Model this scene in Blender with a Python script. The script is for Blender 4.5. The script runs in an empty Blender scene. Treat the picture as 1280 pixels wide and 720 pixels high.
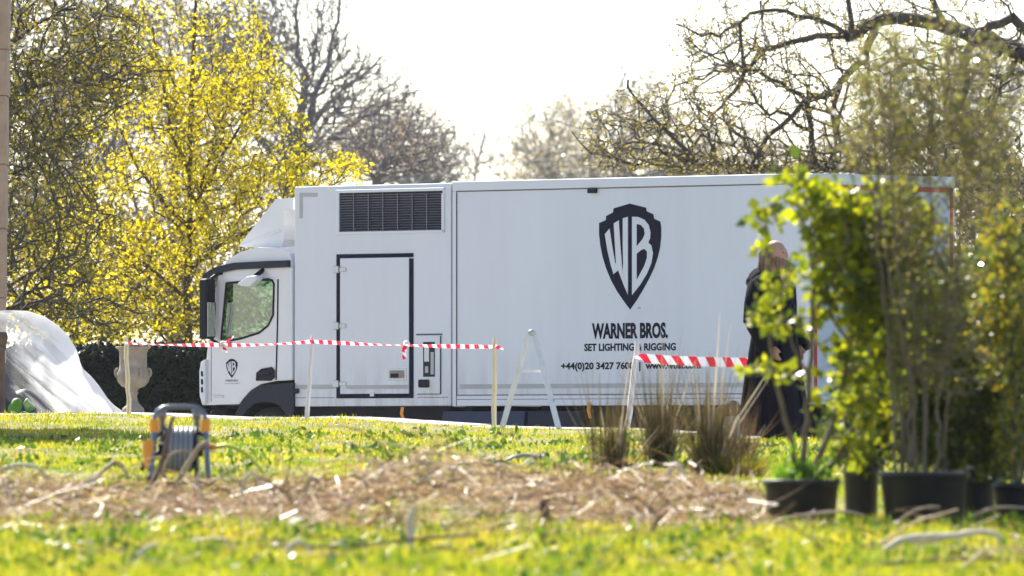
import bpy, bmesh, math, random
import numpy as np
from mathutils import Vector, Matrix
R = math.radians
S = bpy.context.scene
COL = S.collection

# ------------------------------------------------------------------ camera, sky, sun, exposure
F = 14100.0                      # focal length in pixels of a 1280 px wide frame (a 400 mm lens)
HOR = 569.0                      # picture row of the horizon
PITCH = math.atan((HOR - 360) / F)
cam_d = bpy.data.cameras.new('camera'); cam = bpy.data.objects.new('camera', cam_d); COL.objects.link(cam)
cam_d.sensor_width = 36; cam_d.lens = F / 1280 * 36
cam.location = (0, 0, 0); cam.rotation_euler = (R(90) + PITCH, 0, 0)
cam_d.clip_start = 1; cam_d.clip_end = 6000
cam_d.dof.use_dof = True; cam_d.dof.focus_distance = 132; cam_d.dof.aperture_fstop = 6.3
S.camera = cam
SUN_AZ, SUN_EL = -24.0, 41.0     # azimuth from the view axis (negative: to the left), elevation
W = bpy.data.worlds.new('World'); S.world = W; W.use_nodes = True
nt = W.node_tree
bg = nt.nodes['Background']; sky = nt.nodes.new('ShaderNodeTexSky')
sky.sky_type = 'NISHITA'; sky.sun_disc = False
sky.sun_elevation = R(SUN_EL); sky.sun_rotation = R(SUN_AZ)
sky.air_density = 0.8; sky.dust_density = 0.7; sky.ozone_density = 1.0
bg.inputs[1].default_value = 0.10
nt.links.new(sky.outputs[0], bg.inputs[0])
sd = bpy.data.lights.new('sun', 'SUN'); sun = bpy.data.objects.new('sun', sd); COL.objects.link(sun)
sd.energy = 5.0; sd.angle = R(0.5); sd.color = (1.0, 0.94, 0.84)
sdir = Vector((math.sin(R(SUN_AZ)) * math.cos(R(SUN_EL)), math.cos(R(SUN_AZ)) * math.cos(R(SUN_EL)), math.sin(R(SUN_EL))))
sun.rotation_euler = sdir.to_track_quat('Z', 'Y').to_euler()
sun.location = (-40, 100, 60)
vs = S.view_settings
vs.view_transform = 'Standard'; vs.look = 'None'; vs.gamma = 1; vs.use_curve_mapping = False
vs.exposure = 1.35
S.render.engine = 'CYCLES'
S.cycles.use_denoising = True
S.cycles.max_bounces = 8; S.cycles.transparent_max_bounces = 16
S.cycles.sample_clamp_indirect = 6

# ------------------------------------------------------------------ helpers
def P(px, py, Y):
    """the world point seen at a pixel of the 1280x720 frame, Y metres in front of the camera"""
    a = PITCH + math.atan((360 - py) / F)
    return Vector(((px - 640) / F * Y, Y, math.tan(a) * Y))

def lerp_table(t, x):
    return np.interp(x, [a for a, b in t], [b for a, b in t])

LAWN = [(0, -1.5), (30, -1.15), (50, -.74), (58, -.615), (64, -.53), (70, -.437), (78, -.26), (84, -.17), (90, -.09), (100, .045), (104, .10),
        (108.5, .155), (111.5, .21), (114, .275), (118, .355), (122, .405), (126, .435), (140, .45)]
RIDGE = [(-40, 160), (-5.6, 124), (-4.15, 122), (-2.09, 118), (-.18, 114), (1.15, 111.5), (2.39, 108.5), (4.7, 104), (40, 60)]
def lawn_z(x, y):
    return lerp_table(LAWN, y) + .035 * np.sin(x * 1.7 + y * .31) * np.sin(y * .83 + x * .4) * np.clip((np.asarray(y) - 50) / 10, 0, 1)
def ridge_y(x):
    return lerp_table(RIDGE, x)
GZ = -0.4                        # level of the drive and the park beyond the lawn

def tag(o, label=None, cat=None, group=None, kind=None):
    if label: o['label'] = label
    if cat: o['category'] = cat
    if group: o['group'] = group
    if kind: o['kind'] = kind
    return o

def empty(name, loc, label, cat, rz=0, group=None):
    o = bpy.data.objects.new(name, None); COL.objects.link(o)
    o.location = loc; o.rotation_euler = (0, 0, rz); o.empty_display_size = .2
    return tag(o, label, cat, group)

class MB:
    """collects shapes; build() links them as ONE mesh object"""
    def __init__(s): s.v = []; s.f = []; s.m = []; s.sm = []; s.n = 0
    def add(s, verts, faces, mi=0, smooth=False):
        o = s.n; s.v.extend([tuple(p) for p in verts]); s.n += len(verts)
        for f in faces:
            s.f.append([i + o for i in f]); s.m.append(mi); s.sm.append(smooth)
    def bm(s, b, mi=0, smooth=False):
        b.verts.ensure_lookup_table(); b.verts.index_update()
        s.add([v.co[:] for v in b.verts], [[v.index for v in f.verts] for f in b.faces], mi, smooth); b.free()
    def box(s, lo, hi, mi=0, bev=0, mat=None, seg=1):
        b = bmesh.new(); bmesh.ops.create_cube(b, size=1)
        for v in b.verts:
            v.co = Vector([lo[i] + (v.co[i] + .5) * (hi[i] - lo[i]) for i in range(3)])
        if bev: bmesh.ops.bevel(b, geom=b.edges[:], offset=bev, segments=seg, affect='EDGES', profile=.5)
        if mat is not None: bmesh.ops.transform(b, matrix=mat, verts=b.verts)
        s.bm(b, mi, False)
    def poly(s, pts, mi=0): s.add(pts, [list(range(len(pts)))], mi)
    def prism(s, pts, off, mi=0, bev=0):
        """closed outline pts (3D) extruded by the vector off"""
        n = len(pts); off = Vector(off)
        b = bmesh.new()
        a = [b.verts.new(p) for p in pts]; c = [b.verts.new(Vector(p) + off) for p in pts]
        b.faces.new(a); b.faces.new(c[::-1])
        for i in range(n): b.faces.new((a[i], c[i], c[(i + 1) % n], a[(i + 1) % n]))
        bmesh.ops.recalc_face_normals(b, faces=b.faces)
        if bev: bmesh.ops.bevel(b, geom=b.edges[:], offset=bev, segments=2, affect='EDGES', profile=.5, clamp_overlap=True)
        s.bm(b, mi, False)
    def tube(s, pts, rad, sides=8, mi=0, cap=True, smooth=True):
        pts = [Vector(p) for p in pts]; n = len(pts)
        if not hasattr(rad, '__len__'): rad = [rad] * n
        vs_, fs = [], []; up = None
        for i, p in enumerate(pts):
            t = (pts[min(i + 1, n - 1)] - pts[max(i - 1, 0)])
            t = t.normalized() if t.length > 1e-9 else Vector((0, 0, 1))
            if up is None:
                up = t.orthogonal().normalized()
            else:
                up = up - t * up.dot(t); up = up.normalized() if up.length > 1e-6 else t.orthogonal().normalized()
            w = t.cross(up)
            for k in range(sides):
                a = 2 * math.pi * k / sides
                vs_.append(p + (up * math.cos(a) + w * math.sin(a)) * rad[i])
        for i in range(n - 1):
            for k in range(sides):
                k2 = (k + 1) % sides
                fs.append([i * sides + k, i * sides + k2, (i + 1) * sides + k2, (i + 1) * sides + k])
        s.add(vs_, fs, mi, smooth)
        if cap:
            s.add(vs_[:sides], [list(range(sides))[::-1]], mi); s.add(vs_[-sides:], [list(range(sides))], mi)
    def lathe(s, prof, center=(0, 0, 0), sides=32, mi=0, mat=None, fn=None):
        vs_, fs = [], []; c = Vector(center); m = len(prof)
        for k in range(sides):
            a = 2 * math.pi * k / sides
            for j, (r, z) in enumerate(prof):
                rr = r if fn is None else fn(r, z, a, j)
                p = Vector((rr * math.cos(a), rr * math.sin(a), z))
                if mat is not None: p = mat @ p
                vs_.append(p + c)
        for k in range(sides):
            k2 = (k + 1) % sides
            for j in range(m - 1):
                fs.append([k * m + j, k2 * m + j, k2 * m + j + 1, k * m + j + 1])
        s.add(vs_, fs, mi, True)
    def ball(s, c, r, mi=0, sub=2, mat=None):
        b = bmesh.new(); bmesh.ops.create_icosphere(b, subdivisions=sub, radius=1)
        r = r if hasattr(r, '__len__') else (r, r, r)
        for v in b.verts: v.co = Vector((v.co.x * r[0], v.co.y * r[1], v.co.z * r[2]))
        if mat is not None: bmesh.ops.transform(b, matrix=mat, verts=b.verts)
        for v in b.verts: v.co += Vector(c)
        s.bm(b, mi, True)
    def grid(s, rows, mi=0, smooth=True, close=False):
        n = len(rows[0]); vs_ = [p for r in rows for p in r]; fs = []
        for i in range(len(rows) - 1):
            for k in range(n if close else n - 1):
                k2 = (k + 1) % n
                fs.append([i * n + k, i * n + k2, (i + 1) * n + k2, (i + 1) * n + k])
        s.add(vs_, fs, mi, smooth)
    def build(s, name, mats, parent=None, loc=None):
        me = bpy.data.meshes.new(name); me.from_pydata(s.v, [], s.f)
        mats = mats if isinstance(mats, (list, tuple)) else [mats]
        for m in mats: me.materials.append(m)
        me.polygons.foreach_set('material_index', s.m); me.polygons.foreach_set('use_smooth', s.sm)
        me.update()
        o = bpy.data.objects.new(name, me); COL.objects.link(o)
        if parent: o.parent = parent
        if loc is not None: o.location = loc
        return o

def mesh_np(name, V, Q, mats, midx=None, parent=None, smooth=False):
    """V (n,3), Q (m,k) same-size faces"""
    me = bpy.data.meshes.new(name)
    m, k = Q.shape
    me.vertices.add(len(V)); me.vertices.foreach_set('co', np.ascontiguousarray(V, np.float32).ravel())
    me.loops.add(m * k); me.loops.foreach_set('vertex_index', np.ascontiguousarray(Q, np.int32).ravel())
    me.polygons.add(m); me.polygons.foreach_set('loop_start', np.arange(0, m * k, k, dtype=np.int32))
    me.polygons.foreach_set('loop_total', np.full(m, k, np.int32))
    for mt in (mats if isinstance(mats, (list, tuple)) else [mats]): me.materials.append(mt)
    if midx is not None: me.polygons.foreach_set('material_index', np.ascontiguousarray(midx, np.int32))
    if smooth: me.polygons.foreach_set('use_smooth', np.ones(m, bool))
    me.update(calc_edges=True); me.validate()
    o = bpy.data.objects.new(name, me); COL.objects.link(o)
    if parent: o.parent = parent
    return o

# ------------------------------------------------------------------ materials
def new_mat(name):
    m = bpy.data.materials.new(name); m.use_nodes = True
    return m, m.node_tree, m.node_tree.nodes['Principled BSDF']

def mat(name, col, rough=.6, col2=None, scale=6, detail=4, metal=0, spec=.5, bump=0, bscale=None, stretch=None, coat=0):
    m, t, b = new_mat(name)
    b.inputs['Roughness'].default_value = rough; b.inputs['Metallic'].default_value = metal
    b.inputs['Specular IOR Level'].default_value = spec; b.inputs['Coat Weight'].default_value = coat
    b.inputs['Base Color'].default_value = (*col, 1)
    if col2 or bump:
        tc = t.nodes.new('ShaderNodeTexCoord'); mp = t.nodes.new('ShaderNodeMapping')
        t.links.new(tc.outputs['Object'], mp.inputs[0])
        if stretch: mp.inputs['Scale'].default_value = stretch
        n = t.nodes.new('ShaderNodeTexNoise'); n.inputs['Scale'].default_value = scale; n.inputs['Detail'].default_value = detail
        t.links.new(mp.outputs[0], n.inputs[0])
    if col2:
        r = t.nodes.new('ShaderNodeValToRGB')
        r.color_ramp.elements[0].position = .32; r.color_ramp.elements[0].color = (*col, 1)
        r.color_ramp.elements[1].position = .68; r.color_ramp.elements[1].color = (*col2, 1)
        t.links.new(n.outputs[0], r.inputs[0]); t.links.new(r.outputs[0], b.inputs['Base Color'])
    if bump:
        n2 = n
        if bscale:
            n2 = t.nodes.new('ShaderNodeTexNoise'); n2.inputs['Scale'].default_value = bscale; n2.inputs['Detail'].default_value = 5
            t.links.new(mp.outputs[0], n2.inputs[0])
        bp = t.nodes.new('ShaderNodeBump'); bp.inputs['Strength'].default_value = bump; bp.inputs['Distance'].default_value = .02
        t.links.new(n2.outputs[0], bp.inputs['Height']); t.links.new(bp.outputs[0], b.inputs['Normal'])
    return m

def leaf_mat(name, cols, trans=.5, rough=.45, spec=.4):
    """leaves: colour picked per leaf, part of the light passes through"""
    m, t, b = new_mat(name)
    g = t.nodes.new('ShaderNodeNewGeometry'); r = t.nodes.new('ShaderNodeValToRGB')
    el = r.color_ramp.elements
    while len(el) < len(cols): el.new(.5)
    for i, c in enumerate(cols):
        el[i].position = i / (len(cols) - 1); el[i].color = (*c, 1)
    t.links.new(g.outputs['Random Per Island'], r.inputs[0]); t.links.new(r.outputs[0], b.inputs['Base Color'])
    b.inputs['Roughness'].default_value = rough; b.inputs['Specular IOR Level'].default_value = spec
    tr = t.nodes.new('ShaderNodeBsdfTranslucent'); t.links.new(r.outputs[0], tr.inputs[0])
    mx = t.nodes.new('ShaderNodeMixShader'); mx.inputs[0].default_value = trans
    t.links.new(b.outputs[0], mx.inputs[1]); t.links.new(tr.outputs[0], mx.inputs[2])
    t.links.new(mx.outputs[0], t.nodes['Material Output'].inputs[0])
    return m

def glass_mat(name, tint, gloss=.12):
    m, t, b = new_mat(name); t.nodes.remove(b)
    tr = t.nodes.new('ShaderNodeBsdfTransparent'); tr.inputs[0].default_value = (*tint, 1)
    gl = t.nodes.new('ShaderNodeBsdfGlossy'); gl.inputs['Roughness'].default_value = .02
    lw = t.nodes.new('ShaderNodeLayerWeight'); lw.inputs[0].default_value = .25
    mx = t.nodes.new('ShaderNodeMixShader')
    ma = t.nodes.new('ShaderNodeMath'); ma.operation = 'MULTIPLY_ADD'; ma.inputs[1].default_value = .6; ma.inputs[2].default_value = gloss
    t.links.new(lw.outputs['Fresnel'], ma.inputs[0]); t.links.new(ma.outputs[0], mx.inputs[0])
    t.links.new(tr.outputs[0], mx.inputs[1]); t.links.new(gl.outputs[0], mx.inputs[2])
    t.links.new(mx.outputs[0], t.nodes['Material Output'].inputs[0])
    return m

M = {}
M['body'] = mat('white_body_panel', (.71, .725, .745), .36, (.76, .775, .79), .8, 7, stretch=(1, 1, .25), coat=.2)
t = M['body'].node_tree; pb = t.nodes['Principled BSDF']; src = pb.inputs['Base Color'].links[0].from_socket
tc = t.nodes.new('ShaderNodeTexCoord'); mp = t.nodes.new('ShaderNodeMapping'); mp.inputs['Scale'].default_value = (3.5, 3.5, .6); t.links.new(tc.outputs['Object'], mp.inputs[0])
no = t.nodes.new('ShaderNodeTexNoise'); no.inputs['Scale'].default_value = 1.6; no.inputs['Detail'].default_value = 8; no.inputs['Roughness'].default_value = .7; t.links.new(mp.outputs[0], no.inputs[0])
sx = t.nodes.new('ShaderNodeSeparateXYZ'); t.links.new(tc.outputs['Object'], sx.inputs[0])
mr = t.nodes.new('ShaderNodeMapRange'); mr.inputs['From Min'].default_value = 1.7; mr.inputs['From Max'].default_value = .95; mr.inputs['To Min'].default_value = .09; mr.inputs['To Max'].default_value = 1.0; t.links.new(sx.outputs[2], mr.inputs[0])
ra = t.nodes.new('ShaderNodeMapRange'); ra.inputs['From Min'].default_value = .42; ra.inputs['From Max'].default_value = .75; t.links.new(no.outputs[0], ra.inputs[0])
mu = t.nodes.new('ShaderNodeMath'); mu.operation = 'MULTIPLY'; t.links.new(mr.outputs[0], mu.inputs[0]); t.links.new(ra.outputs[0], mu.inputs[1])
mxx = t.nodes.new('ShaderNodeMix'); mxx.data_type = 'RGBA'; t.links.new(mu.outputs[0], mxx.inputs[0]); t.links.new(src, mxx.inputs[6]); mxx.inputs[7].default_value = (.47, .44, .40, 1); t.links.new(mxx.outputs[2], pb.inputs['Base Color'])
M['rail'] = mat('white_rail', (.76, .77, .78), .3)
M['cab'] = mat('white_cab_paint', (.80, .79, .785), .22, (.75, .745, .75), 2.5, coat=.5)
M['black'] = mat('black_rubber', (.008, .008, .014), .6, spec=.25)
M['navy'] = mat('dark_blue_print', (.006, .008, .024), .7, spec=.15)
M['underside'] = mat('black_chassis', (.010, .010, .014), .7, (.014, .014, .018), 8, spec=.15)
M['skirt'] = mat('blue_grey_panel', (.022, .034, .075), .55, (.028, .042, .085), 5, spec=.3)
M['skirt_dark'] = mat('dark_panel', (.010, .015, .030), .55, spec=.25)
M['plastic'] = mat('grey_plastic', (.011, .014, .026), .5, (.017, .020, .034), 20, spec=.25)
M['seam'] = mat('dark_seam', (.06, .065, .08), .7)
M['tape_grey'] = mat('grey_reflective_tape', (.42, .42, .40), .5, (.50, .50, .48), 5, stretch=(.4, 1, 1))
M['steel'] = mat('brushed_steel', (.55, .55, .55), .35, metal=.7)
M['alu'] = mat('grey_tube', (.20, .21, .24), .28, metal=.75)
M['brown_metal'] = mat('worn_latch', (.22, .17, .13), .5, (.35, .30, .26), 40)
M['orange'] = mat('orange_plastic', (.95, .33, .005), .4)
M['red'] = mat('red_tape', (.55, .02, .025), .5)
M['white'] = mat('white_tape', (.85, .83, .82), .45)
M['tape_red'] = mat('red_plastic_tape', (.72, .012, .05), .4)
M['tyre'] = mat('tyre_rubber', (.015, .015, .016), .8)
M['glass'] = glass_mat('green_tinted_glass', (.30, .47, .38))
M['mirror'] = mat('mirror_glass', (.6, .65, .7), .05, metal=1)
M['interior'] = mat('cab_interior', (.012, .013, .016), .7)
M['rear_door'] = mat('rear_door_paint', (.55, .60, .68), .4)
M['gravel'] = mat('gravel_drive', (.30, .27, .23), .9, (.20, .18, .15), 14, 8, bump=.5, bscale=60)
M['park'] = mat('park_turf', (.05, .075, .02), .9, (.11, .10, .04), .35, 8)
M['lawn'] = mat('lawn_soil', (.11, .115, .025), .95, (.22, .19, .06), 1.1, 8, bump=.6, bscale=30)
M['stone'] = mat('pale_coping_stone', (.42, .39, .35), .85, (.60, .56, .50), 3, 8, bump=.4, bscale=25)
M['urn'] = mat('weathered_stone', (.30, .24, .18), .85, (.42, .36, .29), 9, 8, bump=.35, bscale=40)
M['pier'] = mat('sandstone', (.52, .35, .23), .9, (.40, .27, .18), 5, 8, bump=.35, bscale=50)
M['timber'] = mat('raw_timber', (.78, .64, .40), .75, (.85, .74, .52), 6, 4, stretch=(8, 8, 1))
M['timber_white'] = mat('whitewashed_timber', (.90, .85, .84), .6, (.80, .74, .72), 6, 4, stretch=(6, 6, 1))
M['pot'] = mat('black_plastic_pot', (.006, .008, .014), .40, (.030, .026, .022), 7, 8, spec=.4, stretch=(1, 1, .6))
M['soil'] = mat('potting_soil', (.05, .032, .02), .95, (.09, .06, .04), 20, bump=.6)
M['bark'] = mat('brown_bark', (.075, .06, .048), .9, (.13, .11, .09), 6, stretch=(1, 1, .3), bump=.3)
M['bark_grey'] = mat('grey_bark', (.17, .145, .15), .9, (.23, .20, .20), 3)
M['bark_dark'] = mat('dark_oak_bark', (.065, .045, .034), .9, (.12, .09, .068), 5, stretch=(1, 1, .4))
M['bark_far'] = mat('hazed_far_bark', (.30, .28, .28), .9)  # paler bark for the farthest trees: distance haze put into the colour
M['stem_shrub'] = mat('pale_shrub_stem', (.13, .095, .06), .8, (.22, .165, .11), 8)
M['dead'] = mat('dead_stem', (.30, .20, .125), .8, (.46, .35, .24), 5)
M['dead_pale'] = mat('bleached_stem', (.58, .48, .36), .7, (.70, .60, .47), 5)
M['dead_dark'] = mat('dark_dead_stem', (.10, .06, .04), .85, (.17, .11, .075), 6)
M['skin'] = mat('skin', (.55, .30, .22), .5, (.50, .26, .19), 20)
M['hair'] = mat('grey_brown_hair', (.20, .095, .05), .7, (.34, .21, .14), 60, stretch=(1, 1, .1))
M['robe'] = mat('dark_navy_cloth', (.0022, .0026, .007), .9, (.005, .006, .012), 12, stretch=(1, 1, .2), bump=.2, spec=.06)
M['robe_inner'] = mat('slate_cloth', (.005, .007, .016), .85, spec=.08)
M['boot'] = mat('black_leather', (.012, .010, .010), .45)

# ------------------------------------------------------------------ setting: lawn, drive, coping
def build_ground():
    xs = np.concatenate([np.linspace(-40, -8, 12), np.linspace(-7.5, 7.5, 61), np.linspace(8, 40, 12)])
    ts = np.concatenate([np.array([-150, -90]), np.linspace(-70, -30, 50), np.linspace(-29, 0, 60)])
    V = []
    for t in ts:
        for x in xs:
            yr = float(ridge_y(x)); y = yr + t * (yr / 114.0)
            V.append((x, y, float(lawn_z(x, y))))
    n, m = len(xs), len(ts)
    Q = [[i * n + k, i * n + k + 1, (i + 1) * n + k + 1, (i + 1) * n + k] for i in range(m - 1) for k in range(n - 1)]
    o = mesh_np('lawn', np.array(V), np.array(Q), M['lawn'], smooth=True); tag(o, kind='structure')
    # gravel drive and the park: one sheet from the foot of the kerb to the horizon
    b = MB()
    xs2 = np.concatenate([np.linspace(-3000, -45, 8), np.linspace(-40, 40, 30), np.linspace(45, 3000, 8)])
    rows = []
    for t, z in ((.12, -.45), (3, GZ), (12, GZ), (26, GZ), (60, GZ), (200, GZ), (900, GZ - .4), (4500, GZ - 1)):
        rows.append([(x, float(ridge_y(x)) + t, z) for x in xs2])
    b.grid(rows)
    b.m = [0 if k < 3 * (len(xs2) - 1) else 1 for k in range(len(b.f))]
    o = b.build('ground', [M['gravel'], M['park']]); tag(o, kind='structure')
    # low retaining wall: coping stones, top tilted forward so its near edge catches sun
    rng = random.Random(3)
    b = MB(); x = -14.0
    while x < 16:
        L = rng.uniform(.30, .38)
        x2 = x + L * .94; g = .004
        y1, y2 = float(ridge_y(x)), float(ridge_y(x2))
        h = float(np.interp(x, [-6, -2.2, -1.4, .9, 3], [.035, .035, .022, .012, .0]))
        za, zb = float(lawn_z(x, y1)) + h + rng.uniform(-.006, .006), float(lawn_z(x2, y2)) + h + rng.uniform(-.006, .006)
        dx, dy = x2 - x, y2 - y1; ll = math.hypot(dx, dy); nx, ny = -dy / ll, dx / ll
        if ny < 0: nx, ny = -nx, -ny
        A = (x, y1); B = (x2 - dx * g, y2 - dy * g)
        wd = .30
        pts = []
        for (q, z) in ((A, za), (B, zb)):
            for off, zz in ((0, -.9), (0, z - .03), (.012, z - .006), (wd * .5, z + .004), (wd, z + .008), (wd, -.9)):
                pts.append((q[0] + nx * off, q[1] + ny * off, zz))
        b.add(pts, [[i, i + 1, i + 7, i + 6] for i in range(5)] + [[0, 1, 2, 3, 4, 5], [11, 10, 9, 8, 7, 6]])
        x = x2
    o = b.build('retaining_wall', M['stone'])
    tag(o, 'low pale stone coping wall along the far edge of the lawn', 'wall')
build_ground()

# ------------------------------------------------------------------ the truck
TH = R(44.5); TC, TS = math.cos(TH), math.sin(TH)
D0 = 140.6; TX = (368 - 640) / F * D0
def side(px, py, v=0.0):
    """(u along the side, z above the drive) of the truck's near side at a pixel"""
    k = (px - 640) / F
    x0, y0 = TX + v * TS, D0 + v * TC
    u = (k * y0 - x0) / (TC + k * TS)
    Y = y0 - u * TS
    return u, P(px, py, Y).z - GZ
BL = side(1013, 300)[0]; ZB, ZT = 1.006, 3.757
def rear(px, py):
    k = (px - 640) / F
    x0, y0 = TX + BL * TC, D0 - BL * TS
    v = (k * y0 - x0) / (TS - k * TC)
    return v, P(px, py, y0 + v * TC).z - GZ

truck = empty('box_truck', (TX, D0, GZ), 'white box truck with dark shield emblem and lettering parked beyond the lawn', 'truck', -TH)
def T3(px, py, v=0.0):
    u, z = side(px, py, v); return Vector((u, v, z))
def rect(b, x0, y0, x1, y1, va, vb, mi=0, bev=0):
    u0, z0 = side(x0, y1); u1, _ = side(x1, y1); _, z1 = side(x0, y0)
    b.box((u0, va, z0), (u1, vb, z1), mi, bev)

US = side(563.5, 400)[0]
BW = 2.52
# bodies
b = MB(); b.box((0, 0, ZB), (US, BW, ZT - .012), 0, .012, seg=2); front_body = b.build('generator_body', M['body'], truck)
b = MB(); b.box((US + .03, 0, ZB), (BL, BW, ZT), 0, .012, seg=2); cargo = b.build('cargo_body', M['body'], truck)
b = MB(); b.box((US - .01, .02, ZB + .01), (US + .04, BW - .02, ZT - .02)); b.build('body_gap', M['seam'], truck)
# rails and corner posts of the cargo body
b = MB()
b.box((US + .032, -.012, ZT - .11), (BL + .012, 0.01, ZT + .006), 0, .006)
b.box((US + .032, -.008, ZB - .004), (US + .10, 0.01, ZT - .113), 0, .004)
b.box((BL - .09, -.012, ZB - .004), (BL + .012, 0.01, ZT - .113), 0, .006)
b.box((US + .103, -.007, ZB - .002), (BL - .093, 0.01, ZB + .125), 0, .004)
b.build('edge_rail', M['rail'], cargo)
b = MB()
b.box((US + .10, -.0085, ZT - .122), (BL - .09, .005, ZT - .112)); b.box((US + .1025, -.0105, ZB), (US + .110, .005, ZT - .125))
b.box((US + .11, -.0095, ZB + .075), (BL - .095, .005, ZB + .081)); b.box((US + .11, -.0095, ZB + .127), (BL - .095, .005, ZB + .135))
b.build('seam_line', M['seam'], cargo)
b = MB(); rect(b, 575, 480.5, 1004, 486, -.004, .005); b.build('marking_tape', M['tape_grey'], cargo)
b = MB(); rect(b, 737, 236, 747, 241.5, -.05, .004, 0, .008); b.build('marker_lamp', M['black'], cargo)
# front body details
b = MB()
b.prism([Vector((u, -.003, z)) for u, z in [side(x, y) for x, y in ((374.5, 241), (397, 241), (397, 246), (378.5, 246), (378.5, 273), (374.5, 273))]], (0, .006, 0))
b.build('grey_tape', M['tape_grey'], front_body)
for r_ in ((370, 481, 418, 486.5), (522, 496.5, 560, 497.1), (370, 497, 418, 497.6)):
    b = MB(); rect(b, *r_, -.003, .004)
    b.build('marking_tape' if r_[1] < 490 else 'panel_seam', M['tape_grey' if r_[1] < 490 else 'seam'], front_body)
vent = MB(); rect(vent, 425, 241.5, 553, 290, -.002, .006); vent = vent.build('vent', M['black'], front_body)
b = MB()
for r_ in ((421, 237.5, 556, 241.5), (421, 290, 556, 293.5), (421, 241.5, 425, 290), (553, 241.5, 556, 290)): rect(b, *r_, -.022, .004, 0, .004)
b.build('vent_frame', M['rail'], vent)
b = MB()
for i in range(15):
    y = 243.2 + i * 3.2
    u0, z0 = side(425, y + 1.1); u1, z1 = side(553, y)
    pts = [(u0, -.014, z0), (u1, -.014, z0), (u1, -.001, z1 + .004), (u0, -.001, z1 + .004)]
    b.prism(pts, (0, .002, .003))
b.build('louvres', M['alu'], vent)
b = MB()
for i in range(1, 7):
    x = 425 + i * 128 / 7
    rect(b, x - .35, 241.5, x + .35, 290, -.019, -.012)
b.build('vent_bars', M['alu'], vent)
door = MB(); rect(door, 426, 323, 512, 492.5, -.016, .004, 0, .004); door = door.build('side_door', M['body'], front_body)
b = MB()
for r_ in ((421, 318, 517, 323), (421, 492.5, 517, 498), (421, 323, 426, 492.5), (512, 323, 517, 492.5)): rect(b, *r_, -.008, .004)
b.build('door_seal', M['navy'], door)
b = MB()
for y in (337, 407.5, 480):
    rect(b, 418.5, y - 4.5, 425.5, y + 4.5, -.045, -.006, 0, .008); rect(b, 426, y - 2.5, 434, y + 2.5, -.030, -.014, 0, .004)
    h = b.build('hinge', M['steel'], door); b = MB()
b = MB(); rect(b, 486, 460.5, 509.5, 475.5, -.022, -.014, 0, .003); rect(b, 488.5, 463, 507, 473, -.024, -.0215, 1)
rect(b, 490, 467, 500, 472, -.030, -.0238, 2, .003)
b.build('door_latch', [M['steel'], M['brown_metal'], M['black']], door)
b = MB(); rect(b, 434, 481.5, 511.5, 486.5, -.0185, -.015); b.build('marking_tape', M['tape_grey'], door)
b = MB(); rect(b, 464.5, 491, 469.5, 495.5, -.03, -.007); b.build('door_catch', M['steel'], door)
hatch = MB(); rect(hatch, 522.5, 419.5, 550.5, 492, -.006, .004); hatch = hatch.build('control_hatch', M['body'], front_body)
b = MB()
for r_ in ((521, 417.5, 553, 419), (550.7, 419.6, 551.6, 492), (522, 492.3, 551, 493.1)): rect(b, *r_, -.012, .004)
b.build('hatch_rim', M['seam'], hatch)
b = MB(); rect(b, 529.5, 427.5, 544, 471, -.009, -.005); rect(b, 531, 431, 537, 452, -.0115, -.0088, 1); rect(b, 539, 440, 543, 468, -.0115, -.0088, 2)
rect(b, 532, 458, 536, 466, -.0115, -.0088, 2)
b.build('control_panel', [M['plastic'], M['steel'], M['tape_grey']], hatch)
b = MB(); rect(b, 524, 474.5, 537.5, 484.5, -.03, -.005, 0, .012); b.build('hatch_handle', M['black'], hatch)
b = MB()
rect(b, 369, 486, 374.5, 492, -.035, -.002, 0, .01); b.build('side_lamp', M['plastic'], front_body)

# emblem ----------------------------------------------------------
SH_OUT = [(303, 65), (395, 88), (398, 108), (436, 125), (440, 150), (475, 166), (480, 200), (480, 250), (474, 310), (460, 370), (440, 428), (412, 488), (375, 555), (340, 612),
          (305, 662), (270, 615), (232, 560), (198, 498), (170, 430), (150, 365), (137, 300), (130, 235), (130, 175), (168, 158), (170, 135), (208, 115), (212, 92)]
W1 = [(163, 237), (190, 205), (204, 300), (222, 403), (238, 440), (212, 462), (196, 410), (177, 325)]
W2 = [(213, 177), (242, 159), (250, 290), (262, 445), (278, 512), (293, 578), (272, 530), (238, 440), (222, 403), (226, 398), (220, 300)]
W3 = [(264, 148), (293, 139), (293, 577), (278, 510), (263, 444), (266, 400), (264, 300)]
B0 = [(316, 139), (350, 140), (385, 155), (410, 185), (420, 225), (418, 260), (408, 285), (425, 300), (434, 345), (425, 400), (400, 460), (360, 525), (316, 580)]
B1 = [(343, 180), (365, 185), (383, 205), (388, 235), (375, 265), (343, 305)]
B2 = [(343, 347), (368, 327), (385, 320), (400, 335), (400, 370), (385, 415), (343, 493)]
def emblem(parent, to_px, v0, white, name='emblem'):
    b = MB()
    for pts, mi, h in ((SH_OUT, 0, 0), (W1, 1, 1), (W2, 1, 1), (W3, 1, 1), (B0, 1, 1), (B1, 0, 2), (B2, 0, 2)):
        q = []
        for (x, y) in pts:
            X, Y = to_px(x, y); u, z = side(X, Y); q.append(Vector((u, v0 - .0015 * (h + 1), z)))
        b.prism(q, (0, .0012, 0), mi)
    return b.build(name, [M['navy'], white], parent)
emblem(cargo, lambda x, y: (720 + x / 4.5, 240 + y / 4.5), -.0005, M['body'])

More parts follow.
